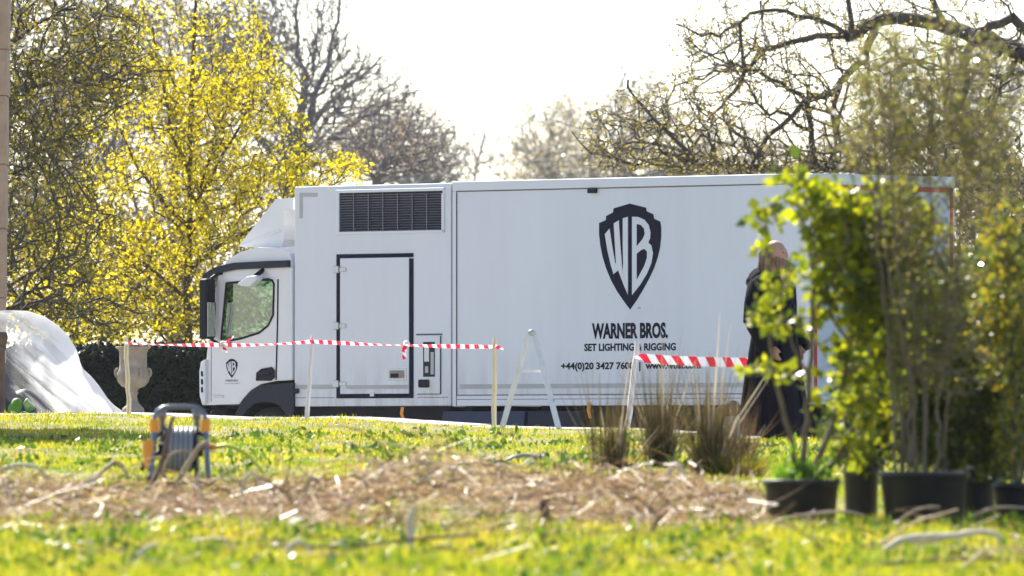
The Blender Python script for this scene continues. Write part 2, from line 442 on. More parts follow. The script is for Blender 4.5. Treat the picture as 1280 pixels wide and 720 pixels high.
def text_mesh(name, txt, x0, y0, x1, y1, v, parent, material, bold=.0, clip=None):
    """lettering fitted to a pixel rectangle (cap height) on the truck's near side"""
    c = bpy.data.curves.new(name, 'FONT'); c.body = txt; c.size = 1; c.offset = bold; c.resolution_u = 3; c.extrude = 0
    o = bpy.data.objects.new(name, c); COL.objects.link(o)
    bpy.context.view_layer.update()
    me = bpy.data.meshes.new_from_object(o.evaluated_get(bpy.context.evaluated_depsgraph_get()))
    bpy.data.objects.remove(o); bpy.data.curves.remove(c)
    n = len(me.vertices); co = np.zeros(n * 3, np.float32); me.vertices.foreach_get('co', co); co = co.reshape(-1, 3)
    lo, hi = co.min(0), co.max(0)
    base, cap = 0.0, .729 * 1.0
    ua, za = side(x0, y1); ub, _ = side(x1, y1); _, zt = side((x0 + x1) / 2, y0); _, zb = side((x0 + x1) / 2, y1)
    out = np.zeros_like(co)
    out[:, 0] = ua + (co[:, 0] - lo[0]) / (hi[0] - lo[0]) * (ub - ua)
    out[:, 1] = v
    out[:, 2] = zb + (co[:, 1] - base) / (cap - base) * (zt - zb)
    me.vertices.foreach_set('co', out.ravel()); me.materials.clear(); me.materials.append(material); me.update()
    o = bpy.data.objects.new(name, me); COL.objects.link(o); o.parent = parent
    return o
text_mesh('lettering', 'WARNER BROS.', 740, 403.5, 835, 422, -.003, cargo, M['navy'], .044)
text_mesh('lettering', 'SET LIGHTING & RIGGING', 730.5, 429, 845, 438, -.003, cargo, M['navy'], .036)
text_mesh('lettering', '+44(0)20 3427 7600  |  www.wbsl.com', 701.5, 452.5, 876, 461, -.003, cargo, M['navy'], .034)
text_mesh('lettering', 'TM', 797, 384.2, 801, 386, -.003, cargo, M['navy'])

# rear of the truck -----------------------------------------------
def rrect(b, v0, z0, v1, z1, ua, ub, mi=0, bev=0): b.box((BL + ua, v0, z0), (BL + ub, v1, z1), mi, bev)
b = MB()
rrect(b, 0.002, ZB, .10, ZT - .13, 0, .03, 0, .006); rrect(b, BW - .10, ZB, BW + .01, ZT - .13, 0, .03, 0, .006)
rrect(b, -.002, ZT - .127, BW + .01, ZT + .004, 0, .035, 0, .008); rrect(b, .10, ZB, BW - .10, ZB + .10, 0, .03, 0, .006)
b.build('rear_frame', M['rail'], cargo)
b = MB()
for r_ in ((.03, ZB + .12, .085, ZT - .19), (BW - .085, ZB + .12, BW - .03, ZT - .19), (.03, ZT - .185, BW - .03, ZT - .135)):
    b = MB(); rrect(b, *r_, .028, .0335); b.build('red_marking', M['red'], cargo)
for k in (0, 1):
    b = MB(); v0 = .105 + k * (BW - .21) / 2
    rrect(b, v0 + .004, ZB + .104, v0 + (BW - .21) / 2 - .004, ZT - .19, .002, .022, 0, .004)
    dr = b.build('rear_door', M['rear_door'], cargo)
    b = MB(); vv = v0 + (.95 if k == 0 else .2)
    b.tube([(BL + .045, vv, ZB + .15), (BL + .045, vv, ZT - .25)], .014, 8)
    b.build('lock_rod', M['steel'], dr)
# chassis, skirts, wheels -----------------------------------------
b = MB()
b.box((-1.3, .75, .62), (BL - .1, .95, .95)); b.box((-1.3, BW - .95, .62), (BL - .1, BW - .75, .95))
for u in (.2, 1.4, 2.9, 4.2, 5.4, 6.9, 8.2): b.box((u, .1, .85), (u + .12, BW - .1, ZB - .005))
b.box((.25, .35, .35), (2.6, 1.5, .92), 0, .03)
b.box((.05, .2, .5), (.3, BW - .2, 1.0), 0, .02)
b.box((-.05, .06, .30), (2.68, .12, ZB - .006)); b.box((4.7, .3, .35), (8.4, .36, ZB - .006))
b.build('chassis', M['underside'], truck)
for (x0, x1, m) in ((551, 656, 'skirt'), (658, 726, 'skirt_dark')):
    b = MB(); u0 = side(x0, 520)[0]; u1 = side(x1, 520)[0]
    b.prism([(u0 + .03, .0, .94), (u1, .0, .94), (u1 - (.05 if m == 'skirt' else 0), -.02, .32), (u0 - .02, -.02, .32)], (0, .45, 0), 0, .012)
    b.build('side_skirt', M[m], truck)
for (x, y0, y1) in ((504.5, 509, 525), (738, 503, 523)):
    b = MB(); u, z1 = side(x, y0); _, z0 = side(x, y1)
    b.grid([[(u - .028, -.02, z1), (u + .028, -.02, z1)], [(u - .03, -.035, (z0 + z1) / 2), (u + .026, -.035, (z0 + z1) / 2)], [(u - .01, -.02, z0), (u + .045, -.02, z0)]])
    b.build('ratchet_strap', M['orange'], truck)
def wheel(u, v, dual=False):
    b = MB(); rot = Matrix.Rotation(R(90), 3, 'X')
    r = .50
    wd = .28
    prof = [(.29, -wd / 2), (.42, -wd / 2), (.485, -wd / 2 + .02), (r, -wd / 2 + .06), (r, wd / 2 - .06), (.485, wd / 2 - .02), (.42, wd / 2), (.29, wd / 2)]
    b.lathe(prof, (u, v, r), 36, 0, rot)
    w = b.build('wheel', M['tyre'], truck)
    b = MB(); b.lathe([(.0, .02), (.10, .02), (.11, .08), (.2, .07), (.27, .13), (.295, .13), (.295, -.13)], (u, v, r), 28, 0, rot)
    for k in range(8):
        a = k * math.pi / 4
        b.tube([(u + .15 * math.cos(a), v - .07, r + .15 * math.sin(a)), (u + .15 * math.cos(a), v - .10, r + .15 * math.sin(a))], .018, 6)
    b.build('rim', M['plastic'], w)
wf = side(331, 500)[0]
for u, vv in ((wf, .20), (wf, BW - .3), (5.9, .25), (5.9, BW - .25), (7.25, .25), (7.25, BW - .25)): wheel(u, vv)

# cab ---------------------------------------------------------------
CABW = 2.36
prof_px = [(256, 506), (297, 505), (302, 498), (311, 488), (324, 480), (344, 476), (364, 475), (364, 330), (360, 317), (347, 310), (318, 309.5), (298, 315), (282, 325), (271, 343),
           (264, 385), (258.5, 424), (256.5, 442), (255, 470)]
prof2 = [side(x, y) for x, y in prof_px]
umin = min(p[0] for p in prof2); 
def cab_pt(u, z, v):
    # nose bulges towards the middle of the cab
    fr = max(0.0, min(1.0, (-.9 - u) / .75)); e = 1 - (abs(v - CABW / 2) / (CABW / 2)) ** 2.6
    top = max(0.0, min(1.0, (z - 2.55) / .4))
    return Vector((u - .24 * fr * e, v + .03, z + .05 * top * e))
win_px = [(281, 354), (334, 349), (338.5, 350.5), (340.5, 355), (339.5, 394), (333, 407), (322, 416), (300, 423), (276.5, 427), (274.5, 424)]
win2 = [side(x, y) for x, y in win_px]
def side_panel(b, v, hole):
    t = bmesh.new()
    def loop(pts):
        vs_ = [t.verts.new(cab_pt(u, z, v)) for u, z in pts]
        return [t.edges.new((vs_[i], vs_[(i + 1) % len(vs_)])) for i in range(len(vs_))]
    e = loop(prof2) + loop(hole)
    bmesh.ops.triangle_fill(t, use_beauty=True, use_dissolve=False, edges=e)
    b.bm(t, 0, False)
b = MB()
side_panel(b, 0, win2); side_panel(b, CABW, win2)
NV = 14; vsx = [CABW * i / NV for i in range(NV + 1)]
n = len(prof2); iw = (13, 14, 15)   # profile edges 13-14 and 14-15 hold the windscreen
for i in range(n):
    j = (i + 1) % n
    for k in range(NV):
        if i in (13, 14) and 1 <= k < NV - 1: continue
        q = [cab_pt(*prof2[i], vsx[k]), cab_pt(*prof2[j], vsx[k]), cab_pt(*prof2[j], vsx[k + 1]), cab_pt(*prof2[i], vsx[k + 1])]
        b.add(q, [[0, 1, 2, 3]], 0, i in range(7, 15))
cabo = b.build('cab', M['cab'], truck)
b = MB()
for i in (13, 14):
    for k in range(1, NV - 1):
        o_ = Vector((.012, 0, 0))
        b.add([cab_pt(*prof2[i], vsx[k]) + o_, cab_pt(*prof2[i + 1], vsx[k]) + o_, cab_pt(*prof2[i + 1], vsx[k + 1]) + o_, cab_pt(*prof2[i], vsx[k + 1]) + o_], [[0, 1, 2, 3]], 0, True)
b.build('windscreen', M['glass'], cabo)
for v in (0, CABW):
    b = MB(); b.poly([cab_pt(u, z, v) + Vector((0, .012 if v == 0 else -.012, 0)) for u, z in win2])
    wnd = b.build('side_window', M['glass'], cabo)
    b = MB(); c = [cab_pt(u, z, v) + Vector((0, -.004 if v == 0 else .004, 0)) for u, z in win2]
    b.tube(c + [c[0]], .014, 6); b.build('window_seal', M['black'], wnd)
# door gap, handle, sill
b = MB()
gap = [side(x, y) for x, y in ((345.5, 349), (345, 400), (344, 440), (343, 475))]
b.tube([cab_pt(u, z, 0) for u, z in gap], .012, 6)
b.build('door_gap', M['black'], cabo); b = MB()
b.tube([cab_pt(*side(x, y), 0) for x, y in ((262, 430), (262, 502))], .004, 5)
b.build('door_gap', M['black'], cabo)
b = MB(); b.prism([cab_pt(*side(x, y), 0) - Vector((0, .02, 0)) for x, y in ((318.5, 476), (319, 466), (325, 461), (338, 458.5), (341.5, 463), (341.5, 472), (337, 476))], (0, .03, 0), 0, .01)
hd = b.build('door_handle', M['black'], cabo)
b = MB(); b.tube([cab_pt(*side(x, 467), 0) - Vector((0, .028, 0)) for x in (323, 337)], .014, 6); b.build('pull_bar', M['plastic'], hd)
# sun visor
b = MB()
vis = [side(x, y) for x, y in ((252, 352.5), (255, 343), (270, 334), (292, 328.5), (330, 326.5), (361, 325.5), (361, 334), (330, 335.5), (296, 337), (274, 341.5), (262, 348.5))]
rows = []
for k in range(NV + 1):
    v = -.05 + (CABW + .1) * k / NV
    e = 1 - (abs(k / NV - .5) * 2) ** 2.6
    rows.append([Vector((u - .22 * e * max(0, min(1, (-.7 - u) / .6)), v + .03, z + .03 * e)) for u, z in vis])
b.grid([r_ + [r_[0]] for r_ in rows], 0, False); b.poly(rows[0][::-1]); b.poly(rows[-1])
b.build('sun_visor', M['plastic'], cabo)
# roof deflector
b = MB()
dfl = [(299, 308), (346, 249), (368, 247), (368, 262), (357, 262), (356, 300), (352, 312)]
A_ = [side(x, y, .22) for x, y in dfl]
b2 = [(u, .22, z) for u, z in A_]; 
rows = []
for k, (v, sc) in enumerate(((.20, 1), (.35, 1.02), (.8, 1.06), (1.2, 1.07), (1.6, 1.06), (2.05, 1.02), (2.2, 1))):
    zb_ = A_[0][1]
    rows.append([Vector((u - (.12 if i < 1 else 0.04 if i == 1 else 0) * (sc - 1) / .07, v, zb_ + (z - zb_) * (1 + (sc - 1) * .35))) for i, (u, z) in enumerate(A_)])
b.grid([r_ + [r_[0]] for r_ in rows], 0, False); b.poly(rows[0][::-1]); b.poly(rows[-1])
dfo = b.build('roof_deflector', M['cab'], cabo)
b = MB(); b.prism([Vector((u, .19, z)) for u, z in [side(x, y, .2) for x, y in ((302, 306.5), (350, 286), (351, 289.5), (306, 308.5))]], (0, .025, 0)); b.build('fold_line', M['rail'], dfo)
# corner deflector, bumper, mud guard
b = MB()
pc = [side(x, y) for x, y in ((252, 452), (257.5, 449), (258, 503), (254, 507), (250.5, 495), (250, 465))]
b.prism([Vector((u, -.02, z)) for u, z in pc], (0, .25, 0), 0, .015); cd = b.build('corner_deflector', M['rail'], cabo)
for y in (464, 474, 484):
    b = MB(); b.prism([Vector((*side(x, yy), 0)).xzy - Vector((0, .026, 0)) for x, yy in ((252.8, y), (255, y), (255.4, y + 6.5), (253.2, y + 6.5))], (0, .01, 0))
    b.build('slot', M['black'], cd)
b = MB(); u0, z0 = side(257, 507)
b.box((u0, .05, .35), (u0 + .32, CABW, .98), 0, .05, seg=2)
b.build('bumper', M['underside'], cabo)
b = MB()
fen_o = [(293, 528), (297, 515), (304, 502), (314, 491), (328, 483), (348, 480), (366, 478.5), (369, 479), (369, 530)]
fen_i = [(368.5, 530), (358, 516), (352, 508), (343, 503), (331, 502), (320, 505), (311, 512), (305, 521), (302, 530)]
b.prism([Vector((u, -.03, z)) for u, z in [side(x, y) for x, y in fen_o + fen_i]], (0, .5, 0), 0)
b.build('mudguard', M['plastic'], cabo)
b = MB(); uf = side(300, 500)[0]
b.box((uf, .5, .5), (side(366, 500)[0], 1.9, 1.05)); b.build('engine_bay', M['underside'], cabo)
# rear corner panel of the cab, air intake
b = MB(); b.prism([Vector((u, -.012, z)) for u, z in [side(x, y) for x, y in ((361.5, 335), (366, 335), (366, 474), (361.5, 474))]], (0, .3, 0), 0, .01); b.build('rear_fairing', M['rail'], cabo)
# mirrors
b = MB()
mu, mz = side(262, 388, -.1)
b.box((mu - .10, -.20, mz - .36), (mu + .05, -.03, mz + .40), 0, .035, seg=3)
mr = b.build('mirror', M['black'], cabo)
b = MB(); b.box((mu + .051, -.185, mz - .33), (mu + .056, -.045, mz + .1)); b.build('mirror_glass', M['mirror'], mr)
b = MB(); b.tube([(mu, -.08, mz + .40), (mu + .06, -.02, mz + .46), (mu + .1, .06, mz + .47)], .02, 6); b.build('mirror_arm', M['black'], mr); b = MB(); b.tube([(mu, -.08, mz - .36), (mu + .12, -.02, mz - .43), (mu + .28, .02, mz - .42)], .02, 6)
b.build('mirror_arm', M['black'], mr)
b = MB()
pr = [side(x, y, -.1) for x, y in ((300, 354), (311, 346), (323, 344), (325, 349), (316, 358), (304, 358))]
b.prism([Vector((u, -.16, z)) for u, z in pr], (0, .12, 0), 0, .02); rm = b.build('ramp_mirror', M['rail'], cabo)
b = MB(); u_, z_ = side(318, 345, -.1); b.tube([(u_, -.08, z_), (u_ + .02, .04, z_ + .08)], .03, 6); b.build('mirror_arm', M['black'], rm)
# interior
b = MB(); b.box((umin + .28, .15, 1.35), (umin + .62, CABW - .1, 1.75), 0, .06); b.build('dashboard', M['interior'], cabo)
b = MB()
for v in (.45, 1.55):
    b = MB(); b.box((-.95, v, 1.35), (-.45, v + .45, 1.5), 0, .05); b.box((-.55, v, 1.49), (-.42, v + .45, 2.15), 0, .05); b.box((-.53, v + .1, 2.14), (-.44, v + .35, 2.38), 0, .04)
    b.build('seat', M['interior'], cabo)
b = MB(); b.tube([(-.98 + .08 * math.sin(a), 1.75 + .2 * math.cos(a), 1.85 + .17 * math.sin(a)) for a in np.linspace(0, 2 * math.pi, 21)], .018, 6); b.build('steering_wheel', M['black'], cabo)
b = MB()
gu = [T3(x, y, .06) for x, y in ((286, 377), (289, 381), (288, 400), (284, 420))]
b.tube(gu, .02, 6); b.build('window_reflection', M['black'], cabo)  # dark reflection in the side window, modelled as a thin tube
emblem(cabo, lambda x, y: (280.5 + (x - 130) / 350 * 14.5, 448.5 + (y - 65) / 597 * 24), .029, M['cab'])
text_mesh('lettering', 'WARNER BROS.', 279.5, 474.2, 296, 477, .0275, cabo, M['seam'], .01)
text_mesh('lettering', 'SET LIGHTING & RIGGING', 279, 478.6, 298, 479.8, .0275, cabo, M['seam'])
b = MB()
bu, bz = side(265, 497); bu2, _ = side(278, 497)
b.box((bu, .018, bz), (bu2, .029, bz + .03), 0, .004); b.build('badge', M['steel'], cabo)


# ------------------------------------------------------------------ thin spring haze
hm = bpy.data.materials.new('haze_air'); hm.use_nodes = True; t_ = hm.node_tree; t_.nodes.remove(t_.nodes['Principled BSDF'])
pv = t_.nodes.new('ShaderNodeVolumePrincipled'); pv.inputs['Color'].default_value = (.92, .94, 1, 1); pv.inputs['Density'].default_value = .00006; pv.inputs['Anisotropy'].default_value = .3
t_.links.new(pv.outputs[0], t_.nodes['Material Output'].inputs['Volume'])
b = MB(); b.box((-3200, -160, -4), (3200, 5200, 24)); hz_o = b.build('haze', hm); tag(hz_o, kind='stuff')
# ------------------------------------------------------------------ plants: branching that reaches for leaf points
def nrm(a): return a / np.maximum(np.linalg.norm(a, axis=-1, keepdims=True), 1e-9)

def px_pts(rng, blobs, Y, dY):
    """random points in elliptical clumps (centre and radii measured on the photograph, n of them) around the distance Y"""
    out = []
    for bl in blobs:
        cx, cy, rx, ry, n = bl[:5]; dep = bl[5] if len(bl) > 5 else 0
        r = np.sqrt(rng.random(n)); a = rng.random(n) * 2 * np.pi
        x = cx + rx * r * np.cos(a); y = cy + ry * r * np.sin(a)
        d = Y + dep + np.clip(rng.normal(0, dY, n), -2 * dY, 2 * dY)
        out.append(np.stack([(x - 640) / F * d, d, np.tan(PITCH + np.arctan((360 - y) / F)) * d], 1))
    return np.concatenate(out)

def limb(rng, pts, Y, dY, wob=0.0, step=.25):
    """a limb drawn through pixels, wandering in depth, resampled"""
    d = Y + np.cumsum(rng.normal(0, 1, len(pts))) * dY / max(1, len(pts)) ** .5 if dY else np.full(len(pts), Y)
    if dY: d = d - d[0] + Y
    q = np.array([list(P(x, y, dd)) for (x, y), dd in zip(pts, d)])
    seg = np.linalg.norm(np.diff(q, axis=0), axis=1); t = np.concatenate([[0], np.cumsum(seg)])
    n = max(2, int(t[-1] / step) + 1); s_ = np.linspace(0, t[-1], n)
    out = np.stack([np.interp(s_, t, q[:, i]) for i in range(3)], 1)
    if wob: out[1:-1] += rng.normal(0, wob, (n - 2, 3)) if n > 2 else 0
    return out

def grow(rng, limbs, attr, step=.25, bf=.25, wob=.12, droop=0.0, order_noise=.3):
    """limbs: list of (points, r_start, r_end). Every attractor is joined to the nearest node already there."""
    cap = sum(len(l[0]) for l in limbs) + len(attr) * 12 + 100
    N = np.zeros((cap, 3)); par = np.full(cap, -1, int); pl = np.zeros(cap); fix = np.zeros(cap); n = 0
    first = True
    for pts, r0, r1 in limbs:
        base = -1
        if not first:
            dd = np.linalg.norm(N[:n] - pts[0], axis=1); base = int(dd.argmin())
        for i, p in enumerate(pts):
            if i == 0 and base >= 0 and dd[base] < .02: prev = base; continue
            N[n] = p; par[n] = (base if i == 0 else prev)
            if par[n] >= 0: pl[n] = pl[par[n]] + np.linalg.norm(p - N[par[n]])
            fix[n] = r0 + (r1 - r0) * i / max(1, len(pts) - 1); prev = n; n += 1
        first = False
    nskel = n
    d0 = np.min(np.linalg.norm(attr[:, None, :] - N[None, :nskel:max(1, nskel // 60), :], axis=2), axis=1)
    order = np.argsort(d0 * (1 + order_noise * rng.random(len(attr))))
    ends = []
    for ai in order:
        a = attr[ai]
        if n + 14 >= cap: break
        d = np.linalg.norm(N[:n] - a, axis=1); j = int((d + bf * pl[:n]).argmin()); L = d[j]
        if L < .01: continue
        k = min(12, max(1, int(round(L / step)))); A = N[j].copy(); prev = j
        w = rng.normal(0, wob * step, (k, 3)); w[-1] *= .3
        bow = rng.normal(0, .06, 3) * L
        for i in range(1, k + 1):
            f = i / k; p = A + (a - A) * f + w[i - 1] + bow * math.sin(math.pi * f); p[2] -= droop * L * math.sin(math.pi * f)
            N[n] = p; par[n] = prev; pl[n] = pl[prev] + np.linalg.norm(p - N[prev]); prev = n; n += 1
        ends.append(n - 1)
    N, par, pl, fix = N[:n], par[:n], pl[:n], fix[:n]
    cnt = np.zeros(n); cnt[ends] = 1
    for i in range(n - 1, -1, -1):
        if cnt[i] == 0: cnt[i] = 1
        if par[i] >= 0: cnt[par[i]] += cnt[i]
    return N, par, cnt, fix, np.array(ends)

def prisms(A, B, ra, rb, sides):
    d = nrm(B - A); up = np.where(np.abs(d[:, 2:3]) < .9, np.array([[0, 0, 1.]]), np.array([[1., 0, 0]]))
    u = nrm(np.cross(d, up)); w = np.cross(d, u); n = len(A)
    ang = 2 * np.pi * np.arange(sides) / sides
    ring = u[:, None, :] * np.cos(ang)[None, :, None] + w[:, None, :] * np.sin(ang)[None, :, None]
    A2 = A - d * (ra * .35)[:, None]; B2 = B + d * (rb * .35)[:, None]
    V = np.concatenate([A2[:, None, :] + ring * ra[:, None, None], B2[:, None, :] + ring * rb[:, None, None]], 1).reshape(-1, 3)
    k = np.arange(sides); k2 = (k + 1) % sides
    q = np.stack([k, k2, k2 + sides, k + sides], 1)
    Q = (np.arange(n)[:, None, None] * 2 * sides + q[None]).reshape(-1, 4)
    return V, Q

def leaves(rng, C, size, aspect=.6, spread=.05, k=3, up=.0, var=.35):
    """k rhombic, slightly folded leaves round each point of C"""
    n = len(C) * k
    c = np.repeat(C, k, 0) + rng.normal(0, spread, (n, 3))
    t = rng.normal(0, 1, (n, 3)); t[:, 2] += up; t = nrm(t)
    o = nrm(np.cross(t, rng.normal(0, 1, (n, 3)))); nn = np.cross(t, o)
    L = size * (1 + var * rng.normal(0, 1, n)).clip(.4, 1.9); L = L[:, None]; Wd = L * aspect * .5
    V = np.stack([c, c + t * L * .42 + o * Wd + nn * L * .08, c + t * L, c + t * L * .42 - o * Wd + nn * L * .08], 1).reshape(-1, 3)
    return V, np.arange(n * 4).reshape(-1, 4)

def plant(name, label, cat, rng, limbs, attr, bark, leafm=None, leaf=None, step=.25, bf=.25, wob=.12, droop=0, r_tip=.006, r_pow=.45, r_thick=.03,
          wood='trunk', crown='crown', group=None, base=None, extra_leaf=None, sides=(7, 4)):
    N, par, cnt, fix, ends = grow(rng, limbs, attr, step, bf, wob, droop)
    rr = np.maximum(r_tip * cnt ** r_pow, 0)
    rr = np.where(fix > 0, np.maximum(fix, r_tip), np.minimum(rr, 1))
    for i in range(len(N)):
        if par[i] >= 0 and fix[i] == 0: rr[i] = min(rr[i], rr[par[i]] * .92 + .0005)
    e = np.where(par >= 0)[0]; A, B = N[par[e]], N[e]; ra, rb = rr[par[e]], rr[e]
    ra = np.minimum(ra, rb * 1.5)
    base = Vector(base) if base is not None else Vector(N[0])
    root = empty(name, base, label, cat, 0, group); off = np.array(base)
    thick = rb > r_thick
    V, Q = prisms(A[thick], B[thick], ra[thick], rb[thick], sides[0]); mesh_np(wood, V - off, Q, bark, None, root, True)
    V, Q = prisms(A[~thick], B[~thick], ra[~thick], rb[~thick], sides[1]); mi = np.zeros(len(Q), int); mats = [bark]
    if leafm is not None:
        size, asp, spr, k = leaf
        C = np.concatenate([N[ends], N[ends] * .5 + N[par[ends]] * .5])
        if extra_leaf is not None: C = np.concatenate([C, extra_leaf])
        V2, Q2 = leaves(rng, C, size, asp, spr, k)
        Q = np.concatenate([Q, Q2 + len(V)]); V = np.concatenate([V, V2]); mi = np.concatenate([mi, np.ones(len(Q2), int)]); mats = [bark, leafm]
    mesh_np(crown, V - off, Q, mats, mi, root)
    return root

rng = np.random.default_rng(7)
M['leaf_yellow'] = leaf_mat('spring_yellow_leaf', [(.40, .33, .012), (.62, .50, .012), (.76, .62, .018), (.54, .46, .02)], .66)
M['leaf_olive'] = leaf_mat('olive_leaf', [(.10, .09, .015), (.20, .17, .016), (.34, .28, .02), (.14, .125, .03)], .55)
M['leaf_dull'] = leaf_mat('dull_olive_leaf', [(.10, .085, .03), (.16, .13, .04), (.24, .19, .05)], .5)
M['bud_ochre'] = leaf_mat('ochre_bud', [(.32, .22, .13), (.42, .31, .17), (.36, .29, .22)], .5)
M['bud_far'] = leaf_mat('hazed_far_bud', [(.42, .36, .24), (.50, .42, .26), (.40, .37, .33)], .5)  # buds paled so the far crowns fade as if in haze
M['bud_grey'] = leaf_mat('grey_bud', [(.15, .12, .10), (.22, .17, .12), (.19, .165, .15)], .4)
M['bud_oak'] = leaf_mat('oak_bud', [(.30, .25, .05), (.42, .34, .06), (.24, .18, .08)], .5)
M['hedge'] = leaf_mat('dark_yew', [(.012, .020, .010), (.022, .035, .014), (.03, .045, .02)], .2, .5)
M['lime'] = leaf_mat('lime_shrub_leaf', [(.06, .11, .008), (.30, .36, .008), (.60, .58, .010), (.10, .15, .008), (.44, .46, .01)], .58, .28, .6)
M['green_dark'] = leaf_mat('dark_glossy_leaf', [(.045, .08, .014), (.10, .15, .016), (.22, .25, .02), (.04, .06, .015), (.32, .32, .02)], .48, .2, .9)
M['rust'] = leaf_mat('rusty_yellow_leaf', [(.46, .40, .02), (.42, .28, .02), (.22, .26, .02), (.06, .09, .015), (.14, .18, .02), (.36, .36, .03)], .55, .22, .8)
M['twig_olive'] = leaf_mat('small_olive_leaf', [(.20, .19, .04), (.34, .31, .06), (.12, .15, .02), (.32, .24, .10), (.22, .24, .03)], .55, .22, .8)

# yellow tree behind the hedge
Y = 170
limbs = [(limb(rng, [(236, 598), (236, 430), (233, 370), (236, 300), (238, 250), (237, 180), (240, 110), (243, 40), (246, -40)], Y, 0), .075, .02)]
for pts in ([(235, 375), (205, 350), (165, 318), (120, 280)], [(234, 340), (275, 305), (325, 280), (380, 250), (430, 222)], [(237, 285), (200, 250), (160, 190), (140, 130)],
            [(237, 262), (270, 215), (300, 160), (318, 90)], [(237, 215), (215, 160), (198, 90), (190, 20)], [(236, 400), (190, 395), (120, 375), (70, 370)], [(236, 390), (285, 362), (320, 330), (350, 300)]):
    limbs.append((limb(rng, pts, Y, .8, .02), .035, .010))
blobs = [(235, 60, 105, 90, 400), (195, 160, 95, 90, 420), (300, 160, 90, 85, 420), (180, 270, 120, 80, 430), (320, 255, 85, 55, 380), (405, 215, 55, 28, 130), (120, 330, 110, 60, 330),
         (275, 350, 85, 60, 220), (120, 395, 110, 35, 190), (215, 405, 110, 28, 130), (238, 200, 60, 140, 200), (60, 385, 55, 30, 80), (330, 110, 45, 60, 90), (435, 208, 18, 14, 18)]
plant('maple_tree', 'young tree in bright yellow spring leaf behind the truck cab', 'tree', rng, limbs, px_pts(rng, blobs, Y, 1.0), M['bark_dark'], M['leaf_yellow'], (.060, .55, .05, 4),
      step=.22, r_tip=.0028, r_pow=.42, r_thick=.022)
# shaded olive oak whose trunk stands left of the frame
Y = 160
limbs = [(limb(rng, [(-190, 600), (-185, 400), (-175, 250), (-150, 120), (-110, 20), (-60, -110)], Y, 0), .28, .12)]
for pts in ([(-175, 250), (-80, 175), (0, 125), (50, 108), (100, 101), (170, 97), (215, 88)], [(-150, 120), (-50, 80), (20, 50), (70, 20), (120, -10)], [(-180, 330), (-90, 270), (0, 232), (45, 200), (90, 170)],
            [(-182, 370), (-80, 340), (10, 310), (60, 250), (100, 250)], [(0, 125), (40, 150), (70, 200), (110, 250)], [(-110, 20), (-40, -20), (60, -60), (140, -90)], [(-185, 420), (-70, 400), (20, 385), (70, 340)]):
    limbs.append((limb(rng, pts, Y, 1.2, .03), .06, .014))
blobs = [(60, 40, 120, 60, 700), (50, 130, 100, 60, 620), (30, 230, 90, 80, 620), (40, 340, 80, 70, 420), (130, 90, 80, 45, 320), (-100, 60, 130, 140, 260), (-120, 250, 120, 130, 220), (110, 395, 90, 25, 120), (90, 300, 70, 60, 150), (0, -100, 160, 100, 200)]
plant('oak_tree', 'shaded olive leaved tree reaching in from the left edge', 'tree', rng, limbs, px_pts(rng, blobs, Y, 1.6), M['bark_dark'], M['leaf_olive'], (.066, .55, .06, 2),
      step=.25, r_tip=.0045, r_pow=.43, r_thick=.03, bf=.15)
# thicket tree filling the lower left
Y = 190
limbs = [(limb(rng, [(90, 590), (92, 420), (80, 330), (70, 240)], Y, 0), .09, .03), (limb(rng, [(91, 440), (140, 390), (190, 340), (240, 300)], Y, .5), .04, .015)]
blobs = [(110, 390, 150, 50, 550), (100, 310, 130, 60, 450), (280, 400, 90, 40, 220), (60, 250, 90, 50, 250), (230, 320, 80, 50, 150)]
plant('thicket_tree', 'dull olive thicket tree low behind the dark hedge', 'tree', rng, limbs, px_pts(rng, blobs, Y, 1.2), M['bark'], M['leaf_dull'], (.09, .6, .1, 3), step=.28, r_tip=.004, r_thick=.025)

def bare(name, label, Y, trunk, limbs_, blobs, bark, bud, leaf, r0, r1, rl, dY=2.0, step=.4, bf=.45, tip=.006, thick=.05, wob=.07, pow_=.42, seed=1):
    rg = np.random.default_rng(seed)
    L = [(limb(rg, trunk, Y, 0, 0, step), r0, r1)]
    for pts in limbs_: L.append((limb(rg, pts, Y, dY * .7, .05, step), rl, rl * .3))
    return plant(name, label, 'tree', rg, L, px_pts(rg, blobs, Y, dY), bark, bud, leaf, step=step, bf=bf, r_tip=tip, r_thick=thick, wob=wob, r_pow=pow_)

bare('bare_tree', 'tall bare grey tree with long upswept branches above the yellow tree', 262, [(352, 590), (356, 330), (365, 230), (372, 175)],
     [[(372, 175), (385, 160), (415, 128), (450, 95), (478, 70)], [(370, 190), (350, 130), (325, 60), (310, -20)], [(372, 172), (380, 110), (372, 40), (378, -40)], [(368, 200), (410, 178), (455, 150), (500, 120), (525, 112)],
      [(385, 160), (400, 105), (418, 50), (425, 0), (428, -30)], [(360, 220), (320, 170), (280, 110), (250, 30)], [(366, 210), (420, 200), (480, 185), (530, 180)]],
     [(420, 95, 60, 65, 620), (470, 115, 50, 50, 480), (370, 35, 50, 60, 420), (320, 20, 60, 60, 340), (428, 25, 16, 50, 120), (500, 150, 50, 45, 420), (420, 165, 80, 45, 420), (270, 30, 80, 60, 260), (520, 190, 45, 30, 220), (350, 130, 60, 60, 260)],
     M['bark_grey'], None, None, .30, .22, .075, tip=.0055, thick=.045, seed=11)
